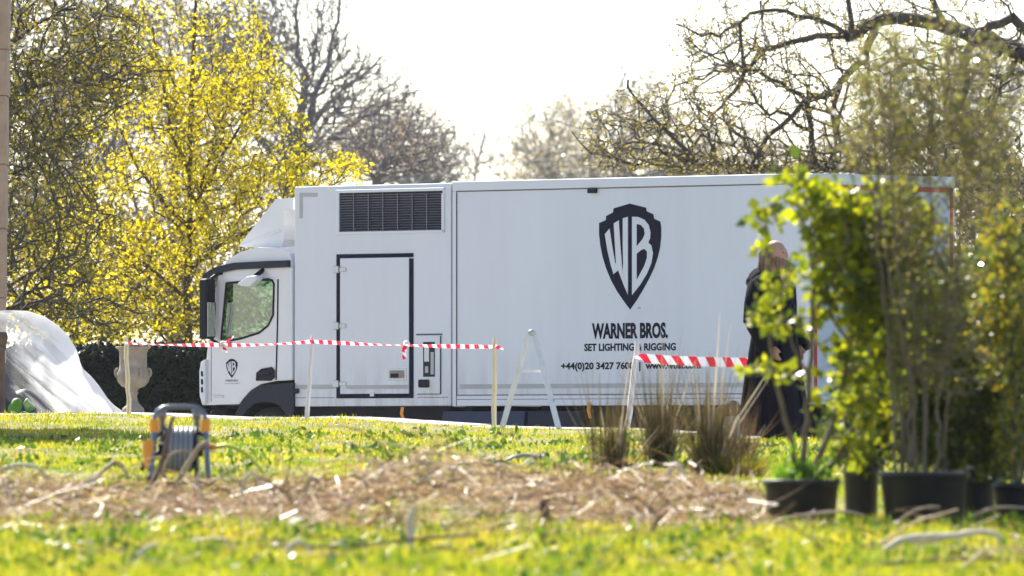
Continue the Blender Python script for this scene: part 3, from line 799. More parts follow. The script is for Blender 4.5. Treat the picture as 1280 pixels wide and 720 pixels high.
bare('bare_tree', 'bare tree with ochre buds just above the generator vent of the truck', 238, [(455, 590), (462, 300), (470, 222), (485, 198)],
     [[(485, 198), (505, 180), (512, 160), (515, 135)], [(478, 208), (455, 185), (430, 172), (405, 160)], [(488, 196), (525, 190), (550, 175), (562, 160)], [(470, 222), (500, 215), (540, 212), (575, 205)]],
     [(480, 160, 50, 42, 330), (530, 170, 42, 46, 350), (440, 185, 50, 35, 260), (500, 205, 75, 22, 260), (555, 185, 22, 42, 130)],
     M['bark_grey'], M['bud_ochre'], (.045, .6, .10, 1), .14, .09, .045, dY=1.5, step=.32, tip=.0042, thick=.04, seed=12)
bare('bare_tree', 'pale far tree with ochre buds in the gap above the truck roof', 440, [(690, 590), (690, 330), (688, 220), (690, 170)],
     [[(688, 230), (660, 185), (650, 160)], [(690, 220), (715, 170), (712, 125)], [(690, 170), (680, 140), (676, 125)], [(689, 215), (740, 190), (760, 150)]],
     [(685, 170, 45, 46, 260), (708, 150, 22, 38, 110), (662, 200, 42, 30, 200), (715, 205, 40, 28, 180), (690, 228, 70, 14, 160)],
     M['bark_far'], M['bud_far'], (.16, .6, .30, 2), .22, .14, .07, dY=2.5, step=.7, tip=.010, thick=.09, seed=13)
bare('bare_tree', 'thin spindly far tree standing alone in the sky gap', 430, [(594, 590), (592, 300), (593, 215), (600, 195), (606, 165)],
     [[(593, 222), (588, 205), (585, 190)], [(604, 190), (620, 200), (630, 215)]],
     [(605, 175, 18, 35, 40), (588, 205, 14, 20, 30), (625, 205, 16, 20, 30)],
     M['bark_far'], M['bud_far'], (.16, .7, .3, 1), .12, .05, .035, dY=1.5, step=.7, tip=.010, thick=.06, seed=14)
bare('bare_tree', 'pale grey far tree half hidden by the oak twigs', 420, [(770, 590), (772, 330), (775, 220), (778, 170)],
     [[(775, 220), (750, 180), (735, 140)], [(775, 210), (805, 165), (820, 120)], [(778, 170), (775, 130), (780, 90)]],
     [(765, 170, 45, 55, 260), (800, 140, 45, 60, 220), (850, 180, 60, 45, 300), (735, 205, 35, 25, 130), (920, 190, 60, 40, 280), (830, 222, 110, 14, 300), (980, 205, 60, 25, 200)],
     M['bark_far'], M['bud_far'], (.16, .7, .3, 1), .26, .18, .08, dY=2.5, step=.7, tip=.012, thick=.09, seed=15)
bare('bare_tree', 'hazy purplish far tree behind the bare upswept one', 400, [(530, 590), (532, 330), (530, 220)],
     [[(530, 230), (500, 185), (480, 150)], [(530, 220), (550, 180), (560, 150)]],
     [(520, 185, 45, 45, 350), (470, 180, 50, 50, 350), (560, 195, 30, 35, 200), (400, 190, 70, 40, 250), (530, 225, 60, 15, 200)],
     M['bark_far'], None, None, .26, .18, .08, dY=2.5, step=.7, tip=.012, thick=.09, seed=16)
for i, (x0, yy, lab, bl) in enumerate(((70, 300, 'grey brown bare tree filling the gaps behind the shaded olive tree', [(60, 60, 90, 90, 700), (40, 200, 80, 90, 600), (120, 150, 70, 90, 500), (80, 330, 90, 80, 500), (150, 40, 60, 70, 350)]),
        (215, 310, 'grey brown bare tree filling the gaps behind the yellow tree', [(220, 80, 90, 90, 700), (170, 220, 80, 80, 500), (280, 180, 80, 90, 600), (230, 330, 110, 80, 600), (300, 60, 70, 70, 450), (350, 250, 50, 60, 250)]),
        (1180, 290, 'grey brown bare tree far behind the rear of the truck', [(1160, 160, 80, 70, 500), (1230, 230, 70, 90, 500), (1080, 190, 70, 40, 300), (1250, 100, 60, 60, 300), (1260, 330, 50, 80, 350)]))):
    bare('bare_tree', lab, yy, [(x0, 590), (x0 + 3, 400), (x0, 330), (x0 + 4, 200)],
         [[(x0, 380), (x0 - 40, 280), (x0 - 70, 180), (x0 - 60, 60)], [(x0, 360), (x0 + 45, 260), (x0 + 60, 160), (x0 + 70, 40)], [(x0, 420), (x0 - 60, 370), (x0 - 90, 330)], [(x0, 420), (x0 + 60, 380), (x0 + 90, 330)], [(x0 + 4, 200), (x0, 120), (x0 + 10, 20)]],
         bl, M['bark_grey'], M['bud_grey'], (.13, .6, .2, 2), .28, .12, .08, dY=2.5, step=.5, tip=.008, thick=.06, seed=70 + i)
# the big oak over the truck
Y = 186
rg = np.random.default_rng(21)
trunk = [(1420, 610), (1412, 380), (1400, 230), (1370, 150), (1320, 95)]
LM = [([(1320, 95), (1270, 62), (1225, 50), (1180, 30), (1135, 24), (1095, 27), (1060, 45)], .16, .10), ([(1380, 165), (1300, 60), (1262, 18), (1225, 45), (1203, 75), (1206, 112), (1195, 140)], .10, .06),
      ([(1060, 45), (1030, 40), (985, 55), (955, 60), (930, 90), (905, 130), (885, 150)], .06, .025), ([(1095, 27), (1082, 70), (1050, 108), (1000, 128), (975, 160), (945, 190), (935, 216)], .075, .03),
      ([(1060, 45), (1010, 20), (960, 10), (930, 20), (900, 45), (870, 42), (845, 30)], .045, .015), ([(1400, 230), (1250, 235), (1130, 222), (1050, 210), (985, 214), (930, 209), (885, 205), (855, 190), (835, 168), (800, 130), (785, 100)], .10, .02),
      ([(885, 205), (840, 210), (790, 208), (745, 190), (715, 165)], .03, .010), ([(1050, 108), (1040, 150), (1045, 190), (1020, 215)], .05, .02), ([(930, 90), (890, 90), (850, 110), (820, 140), (800, 165)], .025, .01),
      ([(1180, 30), (1160, -10), (1120, -50)], .06, .03), ([(1060, 45), (1065, 10), (1050, -30), (1000, -60)], .05, .02), ([(855, 190), (880, 170), (900, 180)], .03, .01), ([(1206, 112), (1170, 160), (1140, 185)], .05, .02),
      ([(1270, 62), (1250, 110), (1240, 150)], .05, .02), ([(960, 60), (950, 20), (975, -30)], .03, .015)]
limbs = [(limb(rg, trunk, Y, 0), .42, .26)] + [(limb(rg, p, Y, 1.2, .03), a, b_) for p, a, b_ in LM]
blobs = [(790, 160, 65, 45, 300), (850, 150, 65, 60, 400), (760, 195, 35, 24, 120), (900, 90, 60, 70, 380), (880, 40, 45, 35, 130), (960, 120, 60, 75, 380), (1010, 60, 70, 60, 330), (950, 200, 75, 22, 330), (1060, 150, 70, 60, 360),
         (1120, 60, 80, 60, 280), (1180, 120, 80, 70, 360), (1240, 60, 60, 80, 260), (1240, 190, 60, 50, 260), (1130, 195, 70, 35, 240), (980, 0, 90, 40, 170), (1100, -20, 100, 40, 130), (742, 165, 22, 30, 50), (850, 205, 70, 14, 260), (1020, 205, 60, 16, 180), (920, 212, 90, 8, 160)]
plant('oak_tree', 'large dark limbed oak in bud spreading over the rear of the truck', 'tree', rg, limbs, px_pts(rg, blobs, Y, 1.6), M['bark_dark'], M['bud_oak'], (.055, .6, .05, 1), step=.22, bf=.25, wob=.15,
      r_tip=.0038, r_pow=.43, r_thick=.035)
# dim thicket beyond the truck's rear, right edge
Y = 172
limbs = [(limb(rng, [(1290, 600), (1285, 420), (1270, 300), (1260, 200)], Y, 0), .09, .03), (limb(rng, [(1288, 460), (1330, 380), (1340, 280)], Y, .5), .05, .02)]
blobs = [(1260, 300, 70, 110, 900), (1240, 440, 60, 90, 600), (1320, 350, 70, 160, 500), (1235, 230, 45, 40, 260)]
plant('thicket_tree', 'dim brown and olive thicket tree right of the truck rear', 'tree', rng, limbs, px_pts(rng, blobs, Y, 1.3), M['bark'], M['leaf_dull'], (.075, .6, .09, 2), step=.25, r_tip=.004, r_thick=.025)

# clipped hedge
rg = np.random.default_rng(31)
hx0, hx1 = P(-60, 500, 158).x, P(420, 500, 158).x
hz = P(200, 437.5, 158).z
hr = empty('clipped_hedge', ((hx0 + hx1) / 2, 158, GZ), 'dark clipped yew hedge between the stone urn and the truck cab', 'hedge')
n = 26000
x = rg.uniform(hx0, hx1, n); top = rg.random(n) < .22
y = np.where(top, rg.uniform(157.2, 159.2, n), 157.2 + np.abs(rg.normal(0, .10, n))); z = np.where(top, hz + rg.normal(0, .02, n), rg.uniform(GZ, hz, n))
y = y + .06 * np.sin(x * 2.1) + .05 * np.sin(z * 3 + x)
V, Q = leaves(rg, np.stack([x, y, z], 1), .075, .5, .02, 1); off = np.array(hr.location)
mesh_np('foliage', V - off, Q, M['hedge'], None, hr)
b = MB(); b.box((hx0 - off[0], -.62, 0), (hx1 - off[0], 1.1, hz - GZ - .05)); b.build('inner_branches', M['hedge'], hr)

# unseen yews added left of the frame only to throw soft shade on the grass
rg = np.random.default_rng(33)
for yx, yy, hh, lab in ((-7.65, 117.5, 9.8, 'taller unseen yew added to shade the left end of the lawn'), (-7.0, 111.0, 6.6, 'shorter unseen yew added to shade the left end of the lawn')):
    yr_ = empty('added_shade_yew', (yx, yy, float(lawn_z(yx, yy))), lab, 'tree', 0, 'unseen yews added for lawn shade')
    n = 22000; t = rg.random(n); a = rg.random(n) * 6.283; rad = 1.25 * (1 - t ** 3.2) * (0.9 + .2 * rg.random(n)) * (1 + .25 * np.sin(t * 19)) + .03
    V, Q = leaves(rg, np.stack([rad * np.cos(a), rad * np.sin(a), .25 + (hh - .2) * t], 1), .12, .5, .03, 1)
    mesh_np('crown', V, Q, M['hedge'], None, yr_)
    b = MB(); b.tube([(0, 0, -.1), (0, 0, 1.5), (0, 0, hh * .9)], [.12, .1, .03], 8); b.build('trunk', M['bark_dark'], yr_)
# ------------------------------------------------------------------ stone things, barrier, sheeted heap
def at_ground(px, Y):
    x = (px - 640) / F * Y
    return Vector((x, Y, float(lawn_z(x, Y))))

# urn on a plinth in front of the hedge
Y = 146; c = P(166.5, 440, Y); s = F / Y
urn = empty('garden_urn', (c.x, Y, GZ), 'weathered classical stone urn on a plinth in front of the dark hedge', 'urn')
def uz(py): return P(166, py, Y).z - GZ
prof = [(0.02, uz(436)), (17 / s, uz(436.5)), (20.5 / s, uz(434)), (22 / s, uz(433)), (22 / s, uz(435)), (19 / s, uz(437)), (17.5 / s, uz(440)), (17 / s, uz(452)), (17.5 / s, uz(461)), (20 / s, uz(466)), (20.5 / s, uz(470)),
        (19 / s, uz(477)), (14 / s, uz(483)), (7 / s, uz(486)), (5 / s, uz(489)), (6.5 / s, uz(491)), (4.8 / s, uz(494)), (5.5 / s, uz(501)), (9 / s, uz(507)), (13 / s, uz(510)), (14 / s, uz(513)), (14 / s, uz(516)), (.01, uz(516))]
b = MB(); b.lathe(prof, (0, 0, 0), 40, 0, None, lambda r, z, a, j: r * (1 + (.035 * abs(math.sin(a * 8)) if 10 <= j <= 12 else 0)))
b.build('bowl', M['urn'], urn)
for a in (-.25, .75, 1.35, 2.35, 3.4, 4.4, 5.2):
    b = MB(); rr = 20 / s; cx_, cy_ = rr * math.cos(a), rr * math.sin(a)
    pts = [(cx_ + .03 * math.cos(t) * math.cos(a), cy_ + .03 * math.cos(t) * math.sin(a), uz(466) + .05 * math.sin(t)) for t in np.linspace(-1.8, 1.8, 9)]
    b.tube(pts, .018, 7); b.build('handle', M['urn'], urn)
b = MB(); w = .19
b.box((-w, -w, .06), (w, w, uz(516.5)), 0, .01); b.box((-w - .04, -w - .04, -.02), (w + .04, w + .04, .10), 0, .012); b.box((-w - .03, -w - .03, uz(520)), (w + .03, w + .03, uz(516)), 0, .01)
b.build('plinth', M['urn'], urn)

# stone pier at the left edge (only its right arris is in the frame)
Y = 136; x1 = (11 - 640) / F * Y; x0 = x1 - .75
pier = empty('stone_pier', ((x0 + x1) / 2, Y, GZ), 'tall tan sandstone pier cut off by the left edge of the picture', 'pier')
hw = (x1 - x0) / 2; rg = random.Random(5)
b = MB(); z = 0
while z < 6.2:
    h = rg.uniform(.55, .85); q = .035 * (1 - (z + h / 2) / 6)
    t_ = -.07 * (1 - z / 5.0); b.box((-hw, -hw, z), (hw + t_, hw, z + h - .006), 0, .008); z += h
b.box((-hw + .01, -hw + .01, 0), (hw - .09, hw - .01, z - .01)); b.build('shaft', M['pier'], pier)
b = MB(); b.box((-hw - .08, -hw - .08, z), (hw + .08, hw + .08, z + .14), 0, .02); b.build('capstone', M['pier'], pier)
# bollard in front of the sheet
Y = 125.3; c = P(1, 520, Y)
bo = empty('bollard', (c.x, Y, float(lawn_z(c.x, Y)) - .02), 'dark brown round headed post at the extreme left in front of the white sheet', 'post')
zt = P(0, 414, Y).z - bo.location.z
b = MB(); b.lathe([(.07, 0), (.07, .05), (.05, .07), (.048, zt - .22), (.06, zt - .20), (.062, zt - .17), (.05, zt - .16)], (0, 0, 0), 18); b.build('shaft', M['dead_dark'], bo)
b = MB(); b.lathe([(.05, zt - .16), (.072, zt - .12), (.08, zt - .06), (.066, zt - .015), (.03, zt), (.0, zt)], (0, 0, 0), 18); b.build('head', M['dead_dark'], bo)

# white sheet over a dark heap
Y = 128.5
def hz_(py): return P(50, py, Y).z
m, t, bs = new_mat('thin_white_sheet'); t.nodes.remove(bs)
tc = t.nodes.new('ShaderNodeTexCoord'); m0 = t.nodes.new('ShaderNodeMapping'); m0.inputs['Rotation'].default_value = (0, R(-41), 0); mp = t.nodes.new('ShaderNodeMapping'); mp.inputs['Scale'].default_value = (.45, .5, 3.2)
no = t.nodes.new('ShaderNodeTexNoise'); no.inputs['Scale'].default_value = 2.2; no.inputs['Detail'].default_value = 6; no.inputs['Roughness'].default_value = .55; no.inputs['Distortion'].default_value = .5
t.links.new(tc.outputs['Object'], m0.inputs[0]); t.links.new(m0.outputs[0], mp.inputs[0]); t.links.new(mp.outputs[0], no.inputs[0])
uvn = t.nodes.new('ShaderNodeAttribute'); uvn.attribute_name = 'film_opacity'
ad = t.nodes.new('ShaderNodeMath'); ad.operation = 'ADD'; t.links.new(uvn.outputs['Fac'], ad.inputs[0])
mu_ = t.nodes.new('ShaderNodeMath'); mu_.operation = 'MULTIPLY_ADD'; mu_.inputs[1].default_value = 1.6; mu_.inputs[2].default_value = -.8; t.links.new(no.outputs[0], mu_.inputs[0]); t.links.new(mu_.outputs[0], ad.inputs[1])
cr = t.nodes.new('ShaderNodeValToRGB'); cr.color_ramp.elements[0].position = .26; cr.color_ramp.elements[0].color = (.04, .04, .04, 1); cr.color_ramp.elements[1].position = .95
t.links.new(ad.outputs[0], cr.inputs[0])
df = t.nodes.new('ShaderNodeBsdfDiffuse'); df.inputs[0].default_value = (.93, .94, .96, 1); tl = t.nodes.new('ShaderNodeBsdfTranslucent'); tl.inputs[0].default_value = (.95, .96, .98, 1)
m1 = t.nodes.new('ShaderNodeMixShader'); m1.inputs[0].default_value = .72; t.links.new(df.outputs[0], m1.inputs[1]); t.links.new(tl.outputs[0], m1.inputs[2])
tp = t.nodes.new('ShaderNodeBsdfTransparent'); m2 = t.nodes.new('ShaderNodeMixShader'); t.links.new(cr.outputs[0], m2.inputs[0]); t.links.new(tp.outputs[0], m2.inputs[1]); t.links.new(m1.outputs[0], m2.inputs[2])
t.links.new(m2.outputs[0], t.nodes['Material Output'].inputs[0]); M['sheet'] = m
zg = hz_(524)
out_px = [(-95, 524), (-92, 470), (-75, 425), (-45, 398), (-15, 389.5), (10, 387.5), (35, 388.5), (55, 395), (72, 406), (86, 420), (96, 437), (101, 455), (104, 461), (114, 470), (124, 482), (134, 497), (142, 506), (152, 513), (157, 519), (158, 524)]
cx = (out_px[0][0] + out_px[-1][0]) / 2
root = empty('covered_heap', (P(30, 500, Y).x, Y, GZ), 'shiny white translucent sheet draped over a dark heap beside the stone urn', 'sheet')
rows = []; th = []; rg = np.random.default_rng(4)
NR = 46
fine = []
ox = np.array(out_px, float)
seg = np.concatenate([[0], np.cumsum(np.linalg.norm(np.diff(ox, axis=0), axis=1))])
sp = np.linspace(0, seg[-1], 90)
fx, fy = np.interp(sp, seg, ox[:, 0]), np.interp(sp, seg, ox[:, 1])
for i in range(NR + 1):
    a = math.pi * i / NR; row = []            # from the front edge over the crest to the back edge
    for j in range(90):
        x = (fx[j] - 640) / F * Y - root.location.x; h = P(fx[j], fy[j], Y).z - zg
        hh = max(h, .0)
        depth = (.40 + hh * .35) if a < math.pi / 2 else .40 + hh * .8
        fold = 1 + .09 * math.sin(x * 9 + 2.0 * math.sin(x * 3) + i * .16) * math.sin(a) + .035 * math.sin(x * 21 - i * .22 + 2 * math.sin(x * 5))
        zz = (hh + zg - GZ) * (max(0, math.sin(a)) ** .55)
        row.append((x, -depth * math.cos(a) * fold + 0, zz))
        gx = (fx[j] - 0) / 160; gz = max(0, zz - zg + GZ) / 1.25
        # film opacity rises towards the crest and the right-hand tail, and falls at the lower left
        th.append(np.clip(.56 + 1.5 * (gx - .28) + 1.0 * (gz - .50), 0.0, 1.5) if i < NR * .5 else .16)  # back half kept thin so the sun glows through the front film
    rows.append(row)
b = MB(); b.grid(rows); so = b.build('sheet', M['sheet'], root)
at = so.data.attributes.new('film_opacity', 'FLOAT', 'POINT'); at.data.foreach_set('value', np.array(th, np.float32))
b = MB()
b.ball((-.42, -.22, .6), (.40, .28, .95), 0, 3); b.ball((-.85, -.1, .5), (.5, .35, 1.1), 0, 3); b.ball((.02, -.22, .5), (.34, .22, .66), 0, 3)
b.build('dark_heap', M['skirt_dark'], root)
M['hivis'] = mat('acid_green_bag', (.14, .34, .01), .6, (.08, .22, .01), 9)
b = MB(); c = P(14, 507, 127.2)
rt = Matrix.Rotation(R(25), 3, 'Y')
b.ball((0, 0, 0), (.075, .07, .12), 0, 3, rt); b.ball((.15, .05, .02), (.045, .05, .08), 0, 3, Matrix.Rotation(R(-25), 3, 'Y'))
b.ball((.07, .03, -.09), (.11, .06, .05), 0, 3)
for k in range(len(b.v)):
    x, y, z = b.v[k]; q = 1 + .12 * math.sin(x * 40) * math.sin(z * 35 + y * 20); b.v[k] = (x * q, y * q, z * q)
o = b.build('plastic_bag', M['hivis'], None, (c.x + .02, 127.72, P(14, 509, 127.2).z)); tag(o, 'acid green plastic bag lying under the lower left of the white sheet', 'bag')

# barrier stakes and tape -------------------------------------------
def stake(pb, pt, Y, label, r=.017, m_='timber'):
    base = at_ground(pb[0], Y); base.z -= .05; top = P(pt[0], pt[1], Y)
    b = MB(); rg = random.Random(pb[0]); ax = Vector(top) - base
    pts = []; rr = []
    for k in range(9):
        f = k / 8; pts.append(ax * f + Vector((rg.uniform(-.006, .006), rg.uniform(-.006, .006), 0))); rr.append(r * (1.05 - .15 * f) * rg.uniform(.93, 1.07))
    b.tube(pts, rr, 6, 0, True, False)
    o = b.build('barrier_stake', M[m_], None, base); tag(o, label, 'stake', 'wooden stakes of the tape barrier'); return top
sY = [122, 118, 114, 111.5]
stake((162, 521), (157, 421), sY[0], 'thin leaning timber stake in front of the stone urn', .026)
stake((383, 525), (391, 419), sY[1], 'pale stake in front of the generator body, next to the side door', .024, 'timber_white')
stake((618, 533), (618, 422), sY[2], 'yellowish upright stake beside the white trestle', .026)
stake((783, 543), (797, 427), sY[3], 'leaning pinkish stake rising behind the rush tufts', .030, 'timber_white')
M['tape_red'] = leaf_mat('red_tape_film', [(.80, .012, .05), (.80, .012, .05)], .6, .35)
M['tape_white'] = leaf_mat('white_tape_film', [(.90, .90, .93), (.90, .90, .93)], .6, .35)
def tape(name, pts, widths, twist, label, pitch=.22, parent=None, slant_=.055):
    """plastic ribbon with slanting red and white bars as separate faces; twist in radians along the run"""
    pts = [Vector(p) for p in pts]
    L = [0]
    for a, c in zip(pts, pts[1:]): L.append(L[-1] + (c - a).length)
    tot = L[-1]; n = max(8, int(tot / .02)); b = MB()
    def at(s_):
        s_ = max(0, min(tot, s_)); x = [np.interp(s_, L, [p[i] for p in pts]) for i in range(3)]
        w = np.interp(s_, L, widths); t_ = np.interp(s_, L, twist); return Vector(x), w, t_
    def pt(s_, v):      # v -.5 ... .5 across
        c, w, t_ = at(s_); e = .01; d = (at(s_ + e)[0] - at(s_ - e)[0]).normalized()
        up = Vector((0, 0, 1)) - d * d.z; up = up.normalized() if up.length > .05 else Vector((1, 0, 0)); out = d.cross(up)
        return c + (up * math.cos(t_) + out * math.sin(t_)) * w * v
    step = pitch / 8; k = 0; slant = slant_; s_ = -.05
    while s_ < tot + .05:
        q = []
        for j in range(5):
            v = -.5 + j / 4; sh = v * slant
            q.append((pt(s_ + sh, v), pt(s_ + sh + step, v)))
        for j in range(4):
            b.add([q[j][0], q[j][1], q[j + 1][1], q[j + 1][0]], [[0, 1, 2, 3]], 0 if (k // 4) % 2 else 1)
        s_ += step; k += 1
    return b.build(name, [M['tape_red'], M['tape_white']], parent)
def sag(p, q, sagm, n=14):
    return [Vector(p) * (1 - i / n) + Vector(q) * (i / n) - Vector((0, 0, sagm * 4 * (i / n) * (1 - i / n))) for i in range(n + 1)]
a0, a1, a2 = P(157, 429, sY[0] - .06), P(390, 427, sY[1] - .06), P(622, 433.5, sY[2] - .06)
run = sag(a0, P(270, 431, 120), .01, 8)[:-1] + sag(P(270, 431, 120), a1, .015, 10)[:-1] + sag(a1, a2, .012, 16)
rg = np.random.default_rng(9); n = len(run)
tw = 1.0 + .35 * np.sin(np.linspace(0, 19, n)) ; 
o = tape('barrier_tape', run, [.055] * n, list(tw), '')
tag(o, 'long red and white barrier tape strung between the stakes across the truck', 'tape', 'red and white barrier tapes')
for (x, y, x2, y2, yy) in ((277, 430, 283, 441, 119.9), (506, 430, 506, 449, 116.0)):
    kn = MB(); kn.ball(P(x + 2, y, yy - .06), (.04, .03, .035), 0, 2); kn.build('knot', M['white'], None).parent = o
    q = tape('tail', [P(x + 1, y, yy - .08), P((x + x2) / 2 - 1, (y + y2) / 2, yy - .10), P(x2, y2, yy - .09)], [.05, .055, .04], [.2, .5, .9], '', .12, o)
q = tape('tail', [P(277, 429, 119.85), P(286, 426, 119.8), P(292, 420, 119.8)], [.02, .018, .012], [.3, .5, .3], '', .2, o)
q = tape('tail', [P(619, 433, sY[2] - .1), P(625, 434.5, sY[2] - .14), P(629, 436.5, sY[2] - .16)], [.05, .04, .03], [.3, .5, .9], '', .12, o)
e0, e1 = P(794, 447, sY[3] - .07), P(935, 453, 109.4)
rn = sag(e0, e1, .012, 14)
o = tape('barrier_tape', rn, [.035] + [.095] * 14, [.9, .35] + list(.15 + .15 * np.sin(np.linspace(0, 7, 13))), '', .34, None, -.085)
tag(o, 'short broad barrier tape from the leaning stake to the robed person', 'tape', 'red and white barrier tapes')

# white trestle -----------------------------------------------------
Y = 113.2
ap, fl, fr_ = P(663.5, 414.5, Y), P(626, 535, Y), P(699.5, 538, Y - .4)
base = Vector((ap.x, Y, fl.z))
tr = empty('trestle', base, 'white A-shaped timber trestle standing before the cargo body', 'trestle')
def bar(b, p, q, w, d, mi=0):
    p, q = Vector(p), Vector(q); t_ = (q - p).normalized(); side_ = t_.cross(Vector((0, 1, 0))).normalized() * w / 2; dd = Vector((0, d / 2, 0))
    b.add([p - side_ - dd, p + side_ - dd, p + side_ + dd, p - side_ + dd, q - side_ - dd, q + side_ - dd, q + side_ + dd, q - side_ + dd],
          [[0, 1, 2, 3], [7, 6, 5, 4], [0, 4, 5, 1], [1, 5, 6, 2], [2, 6, 7, 3], [3, 7, 4, 0]], mi)
for p, q in ((ap + Vector((-.012, 0, 0)), fl), (ap + Vector((.03, .012, -.01)), fr_)):
    q = Vector(q); q.z = float(lawn_z(q.x, q.y)) - .03
    b = MB(); bar(b, p - base, q - base, .058, .03); b.build('leg', M['timber_white'], tr)
b = MB(); bar(b, P(648, 464, Y - .03) - base, P(681, 464, Y - .03) - base, .028, .02); b.build('crossbar', M['timber_white'], tr)
b = MB(); b.ball(P(664.5, 416, Y) - base, (.04, .03, .035), 0, 2); b.build('hinge_bolt', M['steel'], tr)
b = MB(); b.tube([P(690.5, 498, Y - .25) - base, P(692.5, 499.5, Y - .29) - base, P(692, 503, Y - .29) - base], .009, 6); b.build('hook', M['steel'], tr)

# stone block and round log ends behind the tufts
Y = 107.6; c = at_ground(903, Y)
b = MB(); b.box((-.17, -.12, -.05), (.17, .12, P(905, 520, Y).z - c.z), 0, .02)
o = b.build('stone_block', M['stone'], None, c); tag(o, 'pale mauve stone block on the lawn behind the rush tufts', 'block')
zt = P(905, 520, Y).z
for x, r_, lab in ((916, .075, 'larger dark brown round log end on the stone block'), (903, .055, 'smaller dark brown round log end on the stone block')):
    b = MB(); b.tube([(0, -.1, 0), (0, .1, 0)], [r_, r_], 14); b.tube([(0, -.106, 0), (0, -.1, 0)], r_ * .7, 12)
    o = b.build('log', M['dead_dark'], None, Vector((P(x, 500, Y).x, Y, zt + r_))); tag(o, lab, 'log', 'logs on the stone block')

# ------------------------------------------------------------------ the robed person
Y = 107.9; g = at_ground(969, Y); SC = (P(969, 300, Y).z - g.z) / 1.90
per = empty('person', g, 'bearded person in a long dark hooded robe standing behind the lime green shrub', 'person', R(62))
per.scale = (SC * 1.13, SC * 1.1, SC)
def remesh(name, build, voxel, m_, parent, smooth=4):
    b = MB(); build(b)
    o = b.build(name, m_, None)
    md = o.modifiers.new('r', 'REMESH'); md.mode = 'VOXEL'; md.voxel_size = voxel
    if smooth: ms = o.modifiers.new('s', 'SMOOTH'); ms.iterations = smooth; ms.factor = .5
    bpy.context.view_layer.update()
    me = bpy.data.meshes.new_from_object(o.evaluated_get(bpy.context.evaluated_depsgraph_get()))
    o.modifiers.clear(); old = o.data; o.data = me; bpy.data.meshes.remove(old)
    me.polygons.foreach_set('use_smooth', np.ones(len(me.polygons), bool)); me.materials.clear(); me.materials.append(m_)
    o.name = name; me.name = name; o.parent = parent
    return o
# faces -Y in its own frame
def hand(b, w, d, sx):
    """palm, four unequal curled fingers and a thumb; w wrist, d pointing down the hand"""
    w, d = Vector(w), Vector(d).normalized(); f = Vector((0, -1, 0)); inn = Vector((-sx, 0, 0))
    b.ball(w + d * .045, (.020, .040, .050), 0, 2)
    for k, L in enumerate((.068, .078, .072, .056)):
        r0 = w + d * .085 + f * (.030 - .020 * k)
        b.tube([r0 - d * .02, r0 + d * L * .45 + inn * .006, r0 + d * L * .78 + inn * .022, r0 + d * L * .92 + inn * .040], [.0095, .009, .008, .0065], 8)
    r0 = w + d * .03 + f * .032
    b.tube([w + d * .02 + f * .02, r0 + f * .018 + d * .02, r0 + f * .024 + d * .05 + inn * .012], [.013, .011, .008], 8)
def body(b):
    b.ball((0, .0, 1.785), (.076, .098, .112), 0, 3); b.ball((0, -.03, 1.72), (.06, .075, .075), 0, 3)      # skull, jaw
    b.ball((0, -.105, 1.755), (.014, .028, .03), 0, 2); b.ball((0, -.10, 1.735), (.02, .028, .015), 0, 2)     # nose
    b.ball((0, -.088, 1.805), (.055, .018, .014), 0, 2); b.ball((0, -.095, 1.70), (.026, .016, .010), 0, 2); b.ball((0, -.085, 1.665), (.028, .025, .02), 0, 2)
    for s_ in (-1, 1):
        b.ball((s_ * .078, .012, 1.755), (.012, .022, .034), 0, 2); b.ball((s_ * .031, -.086, 1.782), (.013, .012, .009), 0, 2)
    b.tube([(0, .01, 1.70), (0, .02, 1.60), (0, .03, 1.5)], [.06, .06, .085], 12)
    b.ball((0, .02, 1.40), (.19, .12, .17), 0, 3); b.ball((0, .0, 1.18), (.165, .12, .2), 0, 3); b.ball((0, .01, .98), (.17, .13, .14), 0, 3)
    for s_ in (-1, 1):
        b.tube([(s_ * .12, .03, 1.49), (s_ * .215, .03, 1.45), (s_ * .26, .04, 1.30), (s_ * .28, .05, 1.16), (s_ * .27, -.02, 1.02), (s_ * .25, -.09, .91)], [.06, .065, .055, .048, .042, .03], 12)
        hand(b, (s_ * .25, -.095, .90), (-s_ * .1, -.25, -1), s_)
        b.tube([(s_ * .09, .01, .95), (s_ * .10, .0, .72), (s_ * .10, -.01, .50), (s_ * .10, .01, .25), (s_ * .10, .02, .09)], [.095, .082, .058, .05, .042], 12)
        b.tube([(s_ * .10, .04, .045), (s_ * .105, -.05, .04), (s_ * .11, -.14, .03)], [.042, .042, .032], 10)
remesh('body', body, .0095, M['skin'], per, 3)
# long robe
b = MB(); rows = []; NA = 72
lev = [(1.555, .075, .075, .035, 0), (1.53, .12, .10, .03, 0), (1.49, .205, .125, .03, .02), (1.44, .235, .145, .03, .03), (1.32, .225, .16, .02, .03), (1.18, .215, .165, .015, .04), (1.02, .23, .175, .01, .06), (.85, .25, .195, .01, .09),
       (.6, .28, .225, .012, .13), (.35, .305, .25, .015, .16), (.14, .325, .27, .02, .18), (.055, .33, .275, .02, .19)]
for z, rx, ry, oy, fo in lev:
    row = []
    for k in range(NA):
        a = 2 * math.pi * k / NA; f = 1 + fo * .5 * (math.sin(a * 9 + 1.3 * math.sin(a * 2) + z) + .5 * math.sin(a * 17 + 2 * z))
        gapf = math.exp(-((a - 1.5 * math.pi) / .22) ** 2)       # the front opening falls inwards
        f *= 1 - .10 * gapf * (1 if z < 1.45 else .4)
        row.append((rx * f * math.cos(a), oy + ry * f * math.sin(a), z))
    rows.append(row)
b.grid(rows, 0, True, True)
b.grid([[(x * .97, y * .97, z + .004) for x, y, z in r_] for r_ in rows[-3:]][::-1], 0, True, True)
robe = b.build('robe', M['robe'], per)
